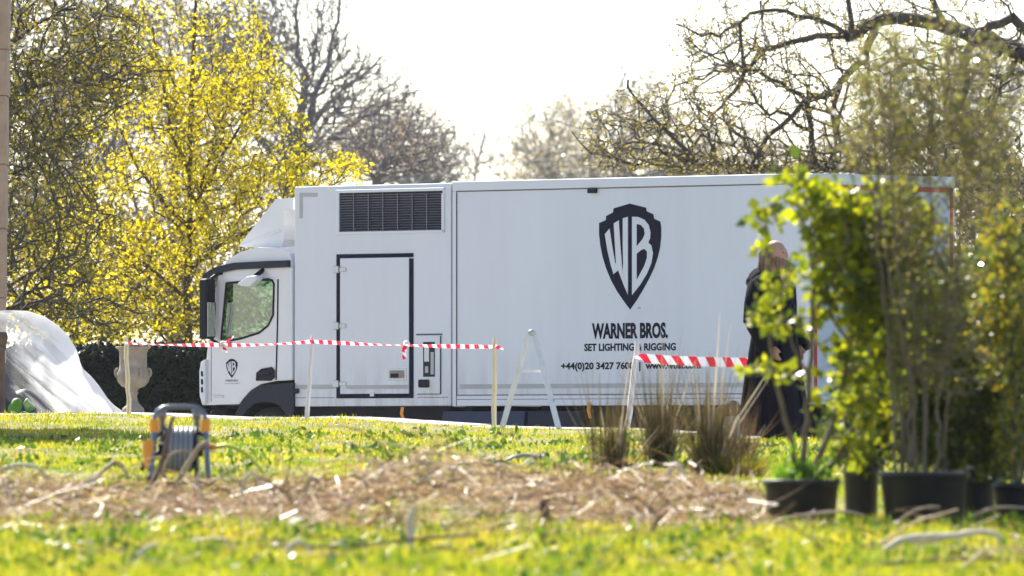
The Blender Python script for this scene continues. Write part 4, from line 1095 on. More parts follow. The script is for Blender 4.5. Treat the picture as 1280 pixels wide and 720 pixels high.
for s_ in (-1, 1):
    b = MB(); b.tube([(s_ * .17, .03, 1.50), (s_ * .245, .035, 1.45), (s_ * .29, .045, 1.29), (s_ * .305, .05, 1.14), (s_ * .29, -.02, 1.02), (s_ * .262, -.095, .86)], [.08, .10, .095, .095, .10, .115], 16, 0, False)
    b.build('sleeve', M['robe'], robe)
b = MB()
hood = [(1.60, .11, .08, .05), (1.575, .15, .13, .06), (1.53, .19, .16, .07), (1.47, .20, .17, .075), (1.40, .17, .15, .09), (1.30, .08, .09, .12)]
rows = []
for z, rx, ry, oy in hood:
    rows.append([(rx * math.cos(a) * (1 + .06 * math.sin(a * 7)), oy + ry * math.sin(a) * (1 + .06 * math.sin(a * 5)), z + .05 * math.sin(a) * (1 if z > 1.5 else 0)) for a in np.linspace(-.35, math.pi + .35, 26)])
b.grid(rows); b.ball((0, .17, 1.50), (.15, .085, .085), 0, 3)
b.build('hood', M['robe'], robe)
for s_ in (-1, 1):
    b = MB(); b.grid([[(s_ * .012, -.155, 1.50), (s_ * .075, -.128, 1.50)], [(s_ * .016, -.172, 1.2), (s_ * .085, -.155, 1.2)], [(s_ * .02, -.195, .8), (s_ * .09, -.18, .8)], [(s_ * .03, -.27, .2), (s_ * .11, -.25, .2)]])
    b.build('lapel', M['robe_inner'], robe)
b = MB(); b.grid([[(x * .92, .01 + y * .9, z) for x, y, z in r_] for r_ in [[(lr[1] * math.cos(a), lr[2] * math.sin(a), lr[0]) for a in np.linspace(math.pi * 1.3, math.pi * 1.7, 12)] for lr in lev[4:]]])
b.build('tunic', M['robe_inner'], robe)
for s_ in (-1, 1):
    b = MB(); b.ball((s_ * .105, -.06, .045), (.056, .15, .05), 0, 3); b.box((s_ * .105 - .055, -.2, -.004), (s_ * .105 + .055, .09, .018), 0, .01); b.tube([(s_ * .10, .03, .05), (s_ * .10, .03, .22)], [.06, .055], 12)
    b.build('boot', M['boot'], per)
rg = np.random.default_rng(12); b = MB()
for k in range(95):     # long hair at the sides and back, crown bald
    a = rg.uniform(-.25, math.pi + .25); r0 = Vector((.080 * math.cos(a), .012 + .098 * math.sin(a), 1.80 + rg.uniform(-.035, .02)))
    L = rg.uniform(.14, .24); w_ = rg.uniform(-.02, .02)
    b.tube([r0, r0 + Vector((.025 * math.cos(a), .03 * math.sin(a), -L * .35)), r0 + Vector((.035 * math.cos(a) + w_, .035 * math.sin(a), -L * .7)), r0 + Vector((.03 * math.cos(a) + w_, .03 * math.sin(a) - .01, -L))], [.010, .010, .007, .002], 5)
b.build('hair', M['hair'], per)
b = MB()
for k in range(110):     # long beard and moustache
    a = rg.uniform(-1.25, 1.25); r0 = Vector((.062 * math.sin(a), -.012 - .085 * math.cos(a), 1.70 + .03 * abs(a) + rg.uniform(-.03, .008)))
    L = rg.uniform(.16, .30) * (1 - .3 * abs(a)); x_ = rg.uniform(-.015, .015)
    b.tube([r0, r0 + Vector((.01 * math.sin(a), -.03 * math.cos(a), -L * .35)), r0 + Vector((-.02 * math.sin(a) + x_, -.03 * math.cos(a), -L * .75)), r0 + Vector((-.04 * math.sin(a) + x_, -.02, -L))], [.010, .012, .009, .002], 5)
b.build('beard', M['hair'], per)
for s_ in (-1, 1): b = MB(); b.ball((s_ * .031, -.094, 1.782), (.009, .006, .006), 0, 2); b.build('eye', M['black'], per)

# ------------------------------------------------------------------ hose reel
Y = 78.6; g = at_ground(222, Y); s = F / Y
reel = empty('hose_reel', g, 'grey and orange garden hose reel standing on the lawn before the truck cab', 'hose reel', 0)
def q(px, py, dy=0): return P(px, py, Y + dy) - g
zf = at_ground(222, Y).z
for dx, nm in ((0, 'l'), (1, 'r')):
    xa, xb = ((193, 203), (257, 246))[dx]
    b = MB()
    b.tube([q(xa, 532, -.10), q(xa - (2 if dx == 0 else -2), 570, -.16), q(xa - (5 if dx == 0 else -4), 606, -.22)], .020, 10)
    b.tube([q(xb, 519, .02), q(xb, 560, .10), q(xb + (2 if dx == 0 else 0), 604, .20)], .020, 10)
    b.tube([q(xa, 545, -.10), q(xb, 540, .06)], .018, 8)
    b.ball(q(xb, 518, .02), (.035, .03, .05), 0, 2)
    b.build('side_frame', M['alu'], reel)
    b = MB(); b.tube([q(xa, 524, -.10), q(xa, 540, -.10)], .034, 10); b.build('collar', M['orange'], reel)
    b = MB(); xx = xa - (5 if dx == 0 else -5); b.box(q(xx - 5, 609, -.26), q(xx + 5, 596, -.14), 0, .012, None, 2); b.build('foot', M['black'], reel)
    b = MB(); b.box(q(xb - 4, 607, .14), q(xb + 4, 597, .26), 0, .012, None, 2); b.build('foot', M['black'], reel)
b = MB(); arc = [q(193, 531, -.10), q(193.5, 521, -.09), q(197, 514, -.08), q(205, 509.5, -.07), q(215, 508.5, -.07), q(236, 508.5, -.07), q(246, 509.5, -.07), q(253, 514, -.08), q(256.5, 521, -.09), q(257, 531, -.10)]
b.tube(arc, .018, 10); b.build('handle', M['alu'], reel)
b = MB(); b.tube([q(188, 604, -.2), q(262, 604, -.2)], .012, 8); b.build('cross_bar', M['plastic'], reel)
b = MB(); cz = q(222, 562).z; rot = Matrix.Rotation(R(90), 3, 'Y')
for x in (207, 245):
    b.lathe([(.05, -.012), (.155, -.012), (.165, 0), (.155, .012), (.05, .012), (.05, -.012)], (q(x, 562).x, 0, cz), 36, 0, rot)
    for k in range(6):
        a = k * math.pi / 3; b.tube([(q(x, 562).x, .03 * math.cos(a), cz + .03 * math.sin(a)), (q(x, 562).x, .14 * math.cos(a), cz + .14 * math.sin(a))], .012, 6)
b.tube([(q(198, 562).x, 0, cz), (q(254, 562).x, 0, cz)], .05, 12)
b.build('drum', M['plastic'], reel)
M['hose_grey'] = mat('grey_hose', (.24, .24, .25), .28, (.34, .34, .35), 3)
b = MB(); pts = []; N_ = 5
for lay, (rr, x0_, x1_) in enumerate(((.125, 210, 242), (.148, 242, 211))):
    for i in range(N_ * 24 + 1):
        a = 2 * math.pi * i / 24; f = i / (N_ * 24); pts.append((q(x0_ + (x1_ - x0_) * f, 562).x, rr * math.cos(a), cz + rr * math.sin(a)))
b.tube(pts, .0175, 7); b.build('hose_coil', M['hose_grey'], reel)
b = MB(); b.tube([q(186, 552, -.12), q(186, 566, -.14), q(187, 586, -.16)], [.048, .046, .030], 12); cr_ = b.build('crank_handle', M['orange'], reel)
b = MB(); b.tube([q(187, 588, -.15), q(190, 575, -.1), q(200, 562, -.03)], .014, 8); b.build('crank_arm', M['plastic'], cr_)
b = MB(); b.tube([q(176, 583, -.14), q(181, 584, -.14)], .03, 10); b.build('knob', M['black'], reel)
b = MB(); b.tube([q(252, 558, -.02), q(262, 559, -.05), q(270, 559, -.06)], [.022, .028, .020], 10); b.build('connector', M['orange'], reel)
M['hose_green'] = mat('lime_green_hose', (.45, .55, .02), .4)
b = MB(); hp = [P(270, 559, Y - .06), P(283, 557, Y - .1), P(298, 562, Y - .15), P(314, 573, Y - .2), P(328, 588, Y - .3), P(338, 602, Y - .4), P(348, 614, Y - .5)]
e = hp[-1]; e2 = Vector((e.x + .25, e.y - .4, float(lawn_z(e.x + .25, e.y - .4)) + .02)); hp += [e2, e2 + Vector((.8, .2, .01))]
hp[-1].z = float(lawn_z(hp[-1].x, hp[-1].y)) + .02
hb = hp[0].copy(); o = MB(); 
def smooth_pts(p, n=6):
    p = [Vector(a) for a in p]; out = []
    for i in range(len(p) - 1):
        a, b_, c, d = p[max(0, i - 1)], p[i], p[i + 1], p[min(len(p) - 1, i + 2)]
        for k in range(n):
            t_ = k / n; out.append(.5 * ((2 * b_) + (c - a) * t_ + (2 * a - 5 * b_ + 4 * c - d) * t_ ** 2 + (3 * b_ - a - 3 * c + d) * t_ ** 3))
    return out + [p[-1]]
o.tube([p - hb for p in smooth_pts(hp)], .014, 8); o = o.build('garden_hose', M['hose_green'], None, hb)
tag(o, 'lime green hose curving from the reel down into the grass', 'hose')
# hose fitting on the lawn
Y = 89.5; g = at_ground(632, Y)
sp_ = empty('hose_sprayer', g, 'small orange hose sprayer with a white tipped grey tube lying on the grass', 'hose sprayer')
s = F / Y; zo = P(630, 577, Y).z - g.z
def q(px, py, dy=0): return P(px, py, Y + dy) - g
b = MB(); b.tube([q(600, 577), q(608, 576.5), q(613, 577)], [.03, .028, .022], 10); b.build('trigger_head', M['orange'], sp_)
b = MB(); b.tube([q(613, 577), q(620, 577)], .032, 10); b.build('collar', M['black'], sp_)
b = MB(); b.tube([q(620, 577), q(628, 578), q(636, 582), q(646, 584, -.05)], [.024, .028, .022, .015], 10); b.build('grip', M['orange'], sp_)
b = MB(); b.tube(smooth_pts([q(629, 578), q(640, 572), q(655, 569), q(672, 571)]), .013, 8); b.build('tube', M['hose_grey'], sp_)
b = MB(); b.tube([q(671, 571), q(680, 572)], [.018, .026], 10); b.build('nozzle', M['white'], sp_)

# ------------------------------------------------------------------ pots and shrubs
def pot(px0, px1, py0, py1, Y, label, handles=True):
    r1 = (px1 - px0) / 2 / F * Y; c = P((px0 + px1) / 2, py1, Y); g = Vector((c.x, Y, float(lawn_z(c.x, Y)) - .01)); h = P(640, py0, Y).z - g.z
    root = empty('plant_pot', g, label, 'pot', 0, 'black plastic nursery pots')
    b = MB(); b.lathe([(0, 0), (r1 * .80, 0), (r1 * .83, .02), (r1 * .93, h - .06), (r1 * .945, h - .055), (r1 * .95, h - .03), (r1 * .99, h - .03), (r1, h - .02), (r1, h), (r1 * .97, h + .004), (r1 * .93, h - .01), (r1 * .92, h - .06)], (0, 0, 0), 48)
    pb = b.build('tub', M['pot'], root)
    b = MB(); b.lathe([(r1 * .925, h - .07), (r1 * .6, h - .05), (0, h - .04)], (0, 0, 0), 24); b.build('soil', M['soil'], root)
    if handles:
        for a in (math.pi * .88, -.25):
            b = MB(); u = Vector((math.cos(a), math.sin(a), 0)); w_ = Vector((-u.y, u.x, 0)); c0 = u * r1 * .98 + Vector((0, 0, h - .01))
            b.tube([c0 - w_ * .07, c0 - w_ * .06 + u * .02 + Vector((0, 0, .035)), c0 + w_ * .06 + u * .02 + Vector((0, 0, .035)), c0 + w_ * .07], .011, 7); b.build('handle', M['pot'], root)
    return g + Vector((0, 0, h - .05)), r1
pA, rA = pot(953, 1051, 600, 655, 69.5, 'low wide black pot under the lime green shrub, leftmost of the pots', False)
pB, rB = pot(1053, 1100, 583, 650, 70.6, 'narrow black pot between the low left pot and the largest pot')
pC, rC = pot(1097, 1212, 590, 660, 69.0, 'largest black pot, holding the tall many stemmed shrub')
pD, rD = pot(1200, 1246, 598, 655, 70.4, 'black pot just right of the largest pot')
pE, rE = pot(1240, 1310, 604, 652, 69.6, 'black pot cut off by the right edge of the picture', False)

rg = np.random.default_rng(41)
def stem(pts, Y, dY=.3): return limb(rg, pts, Y, dY, .006, .08)
# lime shrub in the low pot
Y = 69.5
limbs = [(stem([(1001, 606), (985, 540), (968, 470), (962, 400), (960, 330), (955, 260)], Y), .020, .006), (stem([(1002, 606), (1008, 540), (1012, 470), (1016, 395), (1014, 320), (1000, 270), (990, 220)], Y), .022, .006),
         (stem([(1004, 606), (1030, 560), (1050, 500), (1062, 430), (1075, 360), (1080, 300)], Y), .024, .006), (stem([(1006, 606), (1045, 575), (1075, 520), (1090, 440), (1110, 370)], Y), .022, .006),
         (stem([(1016, 395), (1040, 350), (1060, 300), (1050, 250)], Y), .012, .004), (stem([(1012, 470), (990, 430), (975, 380), (985, 330)], Y), .011, .004), (stem([(1062, 430), (1040, 400), (1030, 350), (1035, 290)], Y), .010, .004)]
blobs = [(955, 280, 16, 25, 12), (948, 320, 8, 30, 6), (988, 225, 22, 16, 16), (1000, 258, 20, 20, 14), (1040, 250, 34, 22, 46), (1065, 290, 48, 42, 150), (1100, 325, 55, 60, 190), (1055, 350, 40, 45, 90), (1120, 390, 55, 60, 120), (1135, 300, 40, 50, 70), (1012, 325, 18, 25, 10),
         (985, 350, 26, 12, 12), (965, 378, 22, 14, 12), (950, 398, 12, 10, 6), (990, 405, 26, 12, 12), (950, 462, 22, 7, 12), (985, 468, 16, 6, 7), (1070, 410, 48, 50, 60), (1055, 480, 45, 45, 26), (1110, 265, 42, 38, 80), (1105, 460, 45, 65, 60), (1080, 550, 45, 30, 30), (1085, 505, 45, 40, 30)]
plant('lime_shrub', 'lime green leaved shrub with sprawling stems in the low left pot', 'shrub', rg, limbs, px_pts(rg, blobs, Y, .16), M['stem_shrub'], M['lime'], (.070, .70, .024, 2), step=.09, r_tip=.0022, r_pow=.4, r_thick=.008, wood='stems', crown='foliage', base=pA)
# fresh green tuft at its foot
rg2 = np.random.default_rng(43); n = 420
C = np.stack([pA.x + .01 + rg2.normal(0, .09, n).clip(-.16, .18), pA.y + rg2.normal(0, .07, n), pA.z + .01 + np.abs(rg2.normal(0, .075, n))], 1)
V, Q = leaves(rg2, C, .05, .35, .015, 2, 1.2); off = np.array(pA)
M['fresh'] = leaf_mat('fresh_green_leaf', [(.16, .30, .015), (.24, .40, .02), (.10, .22, .015)], .5, .35)
o = mesh_np('seedling_clump', V - off, Q, M['fresh']); o.location = pA; tag(o, 'low fresh green clump growing at the foot of the lime shrub', 'plant')
# tall many-stemmed shrub with fine olive twigs
Y = 69.0
limbs = []
for k in range(11):
    x0 = 1152 + rg.uniform(-36, 36); xt = 1150 + (x0 - 1152) * 2.4 + rg.uniform(-45, 45)
    yt = rg.uniform(60, 250)
    limbs.append((stem([(x0, 600), (x0 + rg.uniform(-5, 5), 500), (x0 * .7 + xt * .3, 400), (x0 * .4 + xt * .6, 300), (xt, yt)], Y + rg.uniform(-.15, .15), .15), rg.uniform(.007, .012), .004))
blobs = [(1140, 120, 75, 80, 300), (1180, 60, 70, 60, 130), (1120, 185, 65, 55, 230), (1190, 170, 75, 70, 280), (1150, 280, 60, 60, 230), (1230, 130, 50, 80, 190), (1235, 230, 45, 50, 130), (1170, 360, 55, 60, 170), (1160, 440, 50, 50, 110), (1110, 90, 50, 60, 160), (1060, 150, 35, 50, 60), (1200, 450, 50, 50, 120), (1075, 90, 25, 40, 30), (1165, 330, 50, 70, 150), (1160, 400, 50, 60, 150)]
plant('twiggy_shrub', 'tall feathery olive brown shrub with many thin stems in the largest pot', 'shrub', rg, limbs, px_pts(rg, blobs, Y, .25), M['stem_shrub'], M['twig_olive'], (.034, .5, .035, 2), step=.10, r_tip=.0018, r_pow=.40, r_thick=.008, wood='stems', crown='foliage', base=pC)
# dark glossy shrubs in the pots behind
Y = 70.6
limbs = [(stem([(1075, 592), (1078, 540), (1090, 480), (1100, 420)], Y), .014, .005), (stem([(1078, 592), (1060, 540), (1050, 490)], Y), .010, .004), (stem([(1080, 592), (1105, 540), (1120, 480)], Y), .010, .004)]
blobs = [(1080, 540, 40, 40, 200), (1110, 500, 50, 55, 260), (1100, 440, 45, 50, 240), (1130, 390, 50, 60, 240), (1065, 500, 25, 45, 110), (1150, 530, 55, 50, 300), (1165, 450, 55, 60, 260), (1050, 540, 25, 30, 50)]
plant('glossy_shrub', 'dark glossy evergreen shrub in the narrow pot behind the twiggy stems', 'shrub', rg, limbs, px_pts(rg, blobs, Y, .2), M['bark'], M['green_dark'], (.048, .55, .03, 4), step=.09, r_tip=.002, r_thick=.008, wood='stems', crown='foliage', base=pB)
Y = 70.4
limbs = [(stem([(1222, 606), (1220, 540), (1215, 460), (1222, 380)], Y), .016, .005), (stem([(1224, 606), (1250, 530), (1262, 450)], Y), .012, .004)]
blobs = [(1215, 550, 45, 50, 300), (1235, 480, 50, 60, 340), (1215, 420, 50, 55, 280), (1255, 550, 40, 50, 240), (1190, 500, 35, 70, 200), (1225, 360, 55, 50, 220), (1180, 560, 35, 35, 160), (1262, 470, 35, 70, 220)]
plant('evergreen_shrub', 'dense dark evergreen shrub with bright glints right of the tall twiggy shrub', 'shrub', rg, limbs, px_pts(rg, blobs, Y, .2), M['bark'], M['green_dark'], (.042, .55, .03, 4), step=.09, r_tip=.002, r_thick=.008, wood='stems', crown='foliage', base=pD)
Y = 69.6
limbs = [(stem([(1272, 610), (1268, 520), (1262, 420), (1255, 320), (1250, 270)], Y), .018, .005), (stem([(1276, 610), (1290, 500), (1285, 400), (1275, 320)], Y), .014, .005)]
blobs = [(1255, 300, 35, 45, 50), (1250, 380, 40, 50, 80), (1270, 450, 35, 50, 80), (1268, 340, 25, 60, 50), (1240, 430, 30, 50, 45), (1275, 540, 30, 50, 90)]
plant('rusty_shrub', 'shrub with yellow and rust orange leaves at the right edge', 'shrub', rg, limbs, px_pts(rg, blobs, Y, .2), M['bark'], M['rust'], (.045, .6, .03, 4), step=.09, r_tip=.002, r_thick=.008, wood='stems', crown='foliage', base=pE)

# ------------------------------------------------------------------ rush tufts
M['rush'] = leaf_mat('rush_blade', [(.05, .05, .014), (.12, .10, .025), (.21, .135, .05), (.08, .065, .02), (.15, .09, .035)], .35, .5)
M['rush_red'] = leaf_mat('reddish_rush', [(.12, .065, .03), (.20, .11, .055), (.15, .10, .04)], .35, .5)
M['rush_pale'] = leaf_mat('bleached_rush', [(.40, .32, .22), (.55, .46, .34)], .35, .5)
def blades(rg, base, n, L, lean, r0, wd=.007, straight=.5):
    a = rg.random(n) * 6.283; r = r0 * np.sqrt(rg.random(n)); x0 = np.stack([base[0] + r * np.cos(a), base[1] + r * np.sin(a), np.full(n, base[2])], 1)
    th_ = lean * np.abs(rg.normal(0, 1, n)); L = L * rg.uniform(.45, 1.0, n); d = np.stack([np.cos(a) * np.sin(th_), np.sin(a) * np.sin(th_), np.cos(th_)], 1)
    o = nrm(np.cross(d, rg.normal(0, 1, (n, 3)))) * wd; bend = np.stack([np.cos(a), np.sin(a), -.4 * np.ones(n)], 1) * (L * th_ * .45)[:, None]
    p = [x0, x0 + d * (L * .5)[:, None] + bend * .25, x0 + d * L[:, None] + bend]
    V = np.stack([p[0] - o, p[0] + o, p[1] + o * .8, p[1] - o * .8, p[1] - o * .8, p[1] + o * .8, p[2] + o * .15, p[2] - o * .15], 1).reshape(-1, 3)
    return V, np.arange(n * 8).reshape(-1, 4)
for i, (px, py, ht, n, lab) in enumerate(((768, 592, 135, 170, 'upright dark rush tuft, the leftmost of four'), (826, 588, 150, 230, 'bushy rush tuft with pale spreading blades behind the curled stem'),
                                          (886, 594, 165, 260, 'tallest rush tuft with bleached blades against the short tape'), (922, 590, 110, 120, 'reddish brown short rush tuft nearest the robed person'))):
    Y = float(np.interp(py, [583, 612], [90, 78])); g = at_ground(px, Y); g.z -= .02; rg = np.random.default_rng(60 + i); H = ht / F * Y
    root = empty('rush_tuft', g, lab, 'grass tuft', 0, 'rush tufts on the lawn')
    parts_ = [blades(rg, (0, 0, 0), int(n * .6), H * .75, .09, .075, .0045), blades(rg, (rg.normal(0, .04), 0, 0), int(n * .5), H * 1.08, .17, .09, .0038), blades(rg, (rg.normal(.02, .04), 0, 0), n // 2, H * .65, .36, .11, .0042)]
    V = np.concatenate([v for v, q in parts_]); mesh_np('blades', V, np.arange(len(V)).reshape(-1, 4), M['rush'] if i != 3 else M['rush_red'], None, root)
    V, Q = blades(rg, (0, 0, 0), (5, 14, 18, 5)[i], H * 1.3, .20, .05, .009); mesh_np('dry_blades', V, Q, M['rush_pale'], None, root)
    if i == 0:
        b = MB(); b.lathe([(.085, 0), (.085, .06), (.07, .07), (0, .07)], (0, 0, 0), 14); b.build('root_ball', M['soil'], root)
    if i == 2:
        V, Q = blades(rg, (.20, -.05, 0), 300, .24, .5, .2, .007); mesh_np('undergrowth', V, Q, M['leaf_olive'], None, root)

# ------------------------------------------------------------------ dead stems, stumps, brushwood
def stick(name, pts, Y, r, mat_, label, dY=None, cat='stick', group='dead stems lying on the lawn'):
    dY = dY or [0] * len(pts)
    w_ = [P(x, y, Y + d) for (x, y), d in zip(pts, dY)]
    base = w_[0].copy(); sp = smooth_pts([p - base for p in w_], 5); n = len(sp)
    rr = [r * (1 - .45 * i / n) * (1 + .12 * math.sin(i * 1.9)) for i in range(n)]
    b = MB(); b.tube(sp, rr, 7)
    o = b.build(name, M[mat_], None, base); tag(o, label, cat, group); return o
stick('stick', [(-6, 592), (10, 584), (28, 581), (45, 584), (58, 596), (64, 606)], 79, .016, 'dead_pale', 'arched pale dead stem at the far left edge of the lawn')
stick('stick', [(34, 636), (60, 622), (90, 613), (115, 600), (132, 586), (143, 578), (152, 583), (160, 596)], 76, .020, 'dead', 'hooked dead stem left of the hose reel', [0, 0, 0, 0, .1, .2, .2, .2])
stick('stick', [(46, 646), (75, 628), (100, 620), (130, 627), (170, 640)], 73.5, .022, 'dead', 'low curved brown stem below the hooked one at left')
stick('stick', [(-10, 662), (50, 664), (110, 660), (170, 657), (230, 645)], 70, .020, 'dead_dark', 'long dark stem lying flat along the left front of the brushwood')
stick('stick', [(180, 618), (198, 590), (207, 560), (214, 528), (218, 521)], 77.6, .020, 'dead_dark', 'thick brown stem leaning against the left side of the hose reel', [-.4, -.3, -.3, -.3, -.3])
stick('stick', [(214, 622), (226, 596), (240, 572), (252, 556), (262, 552)], 77.2, .024, 'dead', 'forked brown stem crossing the front of the hose reel')
stick('stick', [(196, 622), (203, 592), (212, 570), (225, 564), (240, 566)], 77.0, .013, 'dead', 'thin looped stem across the lower drum of the hose reel')
stick('stick', [(241, 622), (246, 602), (252, 588)], 76.8, .017, 'dead_pale', 'short bleached stem standing below the right of the hose reel')
stick('stick', [(830, 622), (834, 600), (840, 583), (848, 582), (855, 598), (866, 611), (885, 618), (915, 628)], 76, .024, 'dead_pale', 'bright curled stem in front of the rush tufts')
stick('stick', [(690, 640), (720, 622), (748, 615), (775, 606), (800, 604)], 76, .014, 'dead', 'slender stem slanting up towards the leftmost rush tuft')
stick('stick', [(796, 640), (798, 610), (800, 586), (808, 580), (815, 592), (820, 612)], 76.5, .014, 'dead_pale', 'narrow hooped stem just left of the bright curled stem')
stick('stick', [(470, 590), (490, 582), (515, 575), (535, 578), (548, 590), (552, 600)], 78, .016, 'dead_pale', 'pale arched stem on top of the brushwood heap')
stick('stick', [(590, 668), (640, 660), (700, 648), (760, 655)], 69.5, .014, 'dead_dark', 'dark stem lying behind the brown stump')
stick('stick', [(356, 694), (366, 680), (376, 677), (386, 686), (393, 706), (397, 724)], 60, .016, 'dead_pale', 'pale bent twig sticking out of the near grass')
stick('stick', [(146, 718), (165, 700), (185, 684), (198, 680)], 59, .014, 'dead_pale', 'short pale twig in the near grass at lower left')
stick('stick', [(240, 690), (330, 684), (430, 683), (520, 674), (600, 668)], 61, .013, 'dead_dark', 'long thin dark stem through the near grass')
stick('stick', [(1104, 690), (1128, 675), (1160, 671), (1190, 670), (1225, 665), (1246, 669), (1251, 680), (1245, 696)], 62.5, .022, 'dead_pale', 'pale hooked root lying on the grass in front of the pots')
stick('stick', [(1060, 684), (1100, 680), (1150, 678), (1190, 673)], 63.2, .010, 'dead', 'thin brown stem trailing left of the pale hooked root')
stick('stick', [(1190, 692), (1196, 680), (1204, 672)], 63.6, .010, 'dead_pale', 'short side root beneath the pale hooked root')
stick('stick', [(975, 650), (1000, 645), (1030, 641), (1060, 640), (1085, 648), (1100, 655)], 67.6, .012, 'dead', 'arched dead stem in front of the low left pot')
stick('stick', [(1120, 655), (1140, 640), (1160, 634), (1175, 634)], 67, .010, 'dead', 'thin forked stem in front of the largest pot')
stick('stick', [(1215, 645), (1240, 636), (1262, 634), (1290, 636)], 67.2, .011, 'dead', 'low arched stem before the rightmost pot')
stick('stick', [(1040, 712), (1140, 702), (1210, 699), (1290, 700)], 59, .014, 'dead_dark', 'dark stem along the bottom right edge')
stick('stick', [(60, 716), (150, 708), (240, 711), (330, 704)], 58.5, .014, 'dead_dark', 'dark stem along the bottom left edge')
stick('stick', [(505, 716), (510, 694), (513, 668), (512, 650), (519, 636)], 62, .030, 'dead_pale', 'upright pale broken stake with a yellowish tip standing in the near grass', None, 'stake', 'broken uprights in the grass')
stick('stump', [(686, 676), (684, 655), (681, 640), (679, 626)], 68, .040, 'dead_dark', 'short dark brown stump standing in front of the brushwood', None, 'stump', 'broken uprights in the grass')

rx = random.Random(14)
for (lab, x, y, k_) in (('pale looping stem at the left of the tangle on the heap', 478, 600, 0), ('tall hooked stem at the middle of the tangle on the heap', 505, 602, 1), ('crooked pale stem leaning right out of the tangle on the heap', 530, 604, 2),
                        ('thin brown stem arching over the right of the tangle on the heap', 556, 608, 3), ('short pale broken stem right of the tangle on the heap', 590, 612, 4), ('brown stem bowed towards the lawn sprayer', 615, 606, 5),
                        ('pale crooked stem standing left of the brown stump', 650, 630, 6), ('low looping stem between the brown stump and the rushes', 745, 628, 7), ('dark crooked stem right of the bright curled stem', 880, 640, 8),
                        ('low pale stem arching near the low left pot', 925, 645, 9), ('pale crooked stem left of the hooked stem by the reel', 20, 630, 10), ('thin pale loop right of the hose reel', 300, 618, 11), ('brown crooked stem between hose reel and heap', 380, 622, 12)):
    w1 = rx.uniform(14, 34) * rx.choice((-1, 1)); h1 = rx.uniform(18, 34)
    stick('stick', [(x, y + 16), (x + w1 * .2, y - h1 * .5), (x + w1 * .55, y - h1), (x + w1 * 1.1, y - h1 * .8), (x + w1 * 1.5, y - h1 * rx.uniform(0, .5)), (x + w1 * 1.9, y + 6)], 75.5 - (k_ > 5) * 2.5, rx.uniform(.011, .017),
          ('dead_pale', 'dead', 'dead_pale', 'dead', 'dead_pale', 'dead', 'dead_pale', 'dead', 'dead_dark', 'dead_pale', 'dead_pale', 'dead_pale', 'dead')[k_], lab)
rg = np.random.default_rng(77)
M['litter'] = leaf_mat('dry_reed_litter', [(.04, .02, .010), (.28, .16, .075), (.50, .32, .17), (.09, .045, .02), (.38, .23, .115), (.58, .40, .24), (.84, .70, .50)], .35, .4)
def litter(n, Lm, Lmax, w0, w1, els, up, bendy):
    px = rg.uniform(-40, 960, n)
    edge = np.interp(px, [-40, 200, 450, 540, 640, 800, 960], [79.5, 79.0, 80.5, 83, 81, 79, 76]); near = np.interp(px, [-40, 300, 640, 800, 960], [67.4, 67.6, 66.9, 67.8, 68.2]) - 1.5 * rg.random(n) ** 3
    Yl = near + (edge - near) * rg.beta(1.25, 1.9, n); x = (px - 640) / F * Yl
    pat = np.sin(x * 3.1 + 1.7 * np.sin(Yl * .9)) + np.sin(Yl * 1.9 + x * 1.3) + .8 * np.sin(x * 7.3 - Yl * 2.2); ok = rg.random(n) < np.clip(.62 + .33 * pat, .10, 1); px, edge, near, Yl, x = px[ok], edge[ok], near[ok], Yl[ok], x[ok]; n = len(x)
    hump = np.interp(px, [-40, 100, 300, 440, 530, 620, 720, 830, 900, 960], [.13, .09, .03, .15, .36, .22, .13, .18, .14, .06]) * np.sin(np.pi * np.clip((Yl - near) / (edge - near), 0, 1)) ** .7
    z = lawn_z(x, Yl) + hump * rg.random(n) ** .6 + .01
    a = rg.random(n) * np.pi * 2; el = rg.normal(up, els, n); d = np.stack([np.cos(a) * np.cos(el), np.sin(a) * np.cos(el), np.abs(np.sin(el))], 1)
    L = rg.gamma(2.2, Lm / 2.2, n).clip(.05, Lmax)[:, None]; o = nrm(np.cross(d, rg.normal(0, 1, (n, 3)))) * rg.uniform(w0, w1, n)[:, None]
    c = np.stack([x, Yl, z], 1); c[:, 2] += np.maximum(0, (d[:, 2] * L[:, 0] * .4)); b1 = rg.normal(0, bendy, (n, 3)) * L; b1[:, 2] = np.abs(b1[:, 2])
    p = [c - d * L * .5, c - d * L * .2 + b1 * .45, c + d * L * .15 + b1 * .5, c + d * L * .5]
    q = []
    for i in range(3): q += [p[i] - o, p[i] + o, p[i + 1] + o * (.85 if i < 2 else .4), p[i + 1] - o * (.85 if i < 2 else .4)]
    return np.stack(q, 1).reshape(-1, 3)
V = np.concatenate([litter(9500, .15, .5, .0015, .006, .22, 0, .28), litter(1300, .38, .8, .0025, .005, .18, .02, .30), litter(700, .26, .5, .003, .009, .5, .25, .35)])
n_ = 500; yy = 57 + 10.5 * rg.random(n_) ** .7; xx = (rg.uniform(-40, 1320, n_) - 640) / F * yy; aa = rg.random(n_) * 6.283; ll = rg.gamma(2., .07, n_).clip(.05, .4)[:, None]
d_ = np.stack([np.cos(aa), np.sin(aa) * .6, rg.normal(0, .22, n_)], 1); c_ = np.stack([xx, yy, lawn_z(xx, yy) + rg.uniform(.03, .10, n_)], 1); o_ = nrm(np.cross(d_, rg.normal(0, 1, (n_, 3)))) * rg.uniform(.002, .005, n_)[:, None]
V = np.concatenate([V, np.stack([c_ - d_ * ll * .5 - o_, c_ - d_ * ll * .5 + o_, c_ + d_ * ll * .5 + o_, c_ + d_ * ll * .5 - o_], 1).reshape(-1, 3)])
Q = np.arange(len(V)).reshape(-1, 4)
tb = MB(); r5 = random.Random(55)
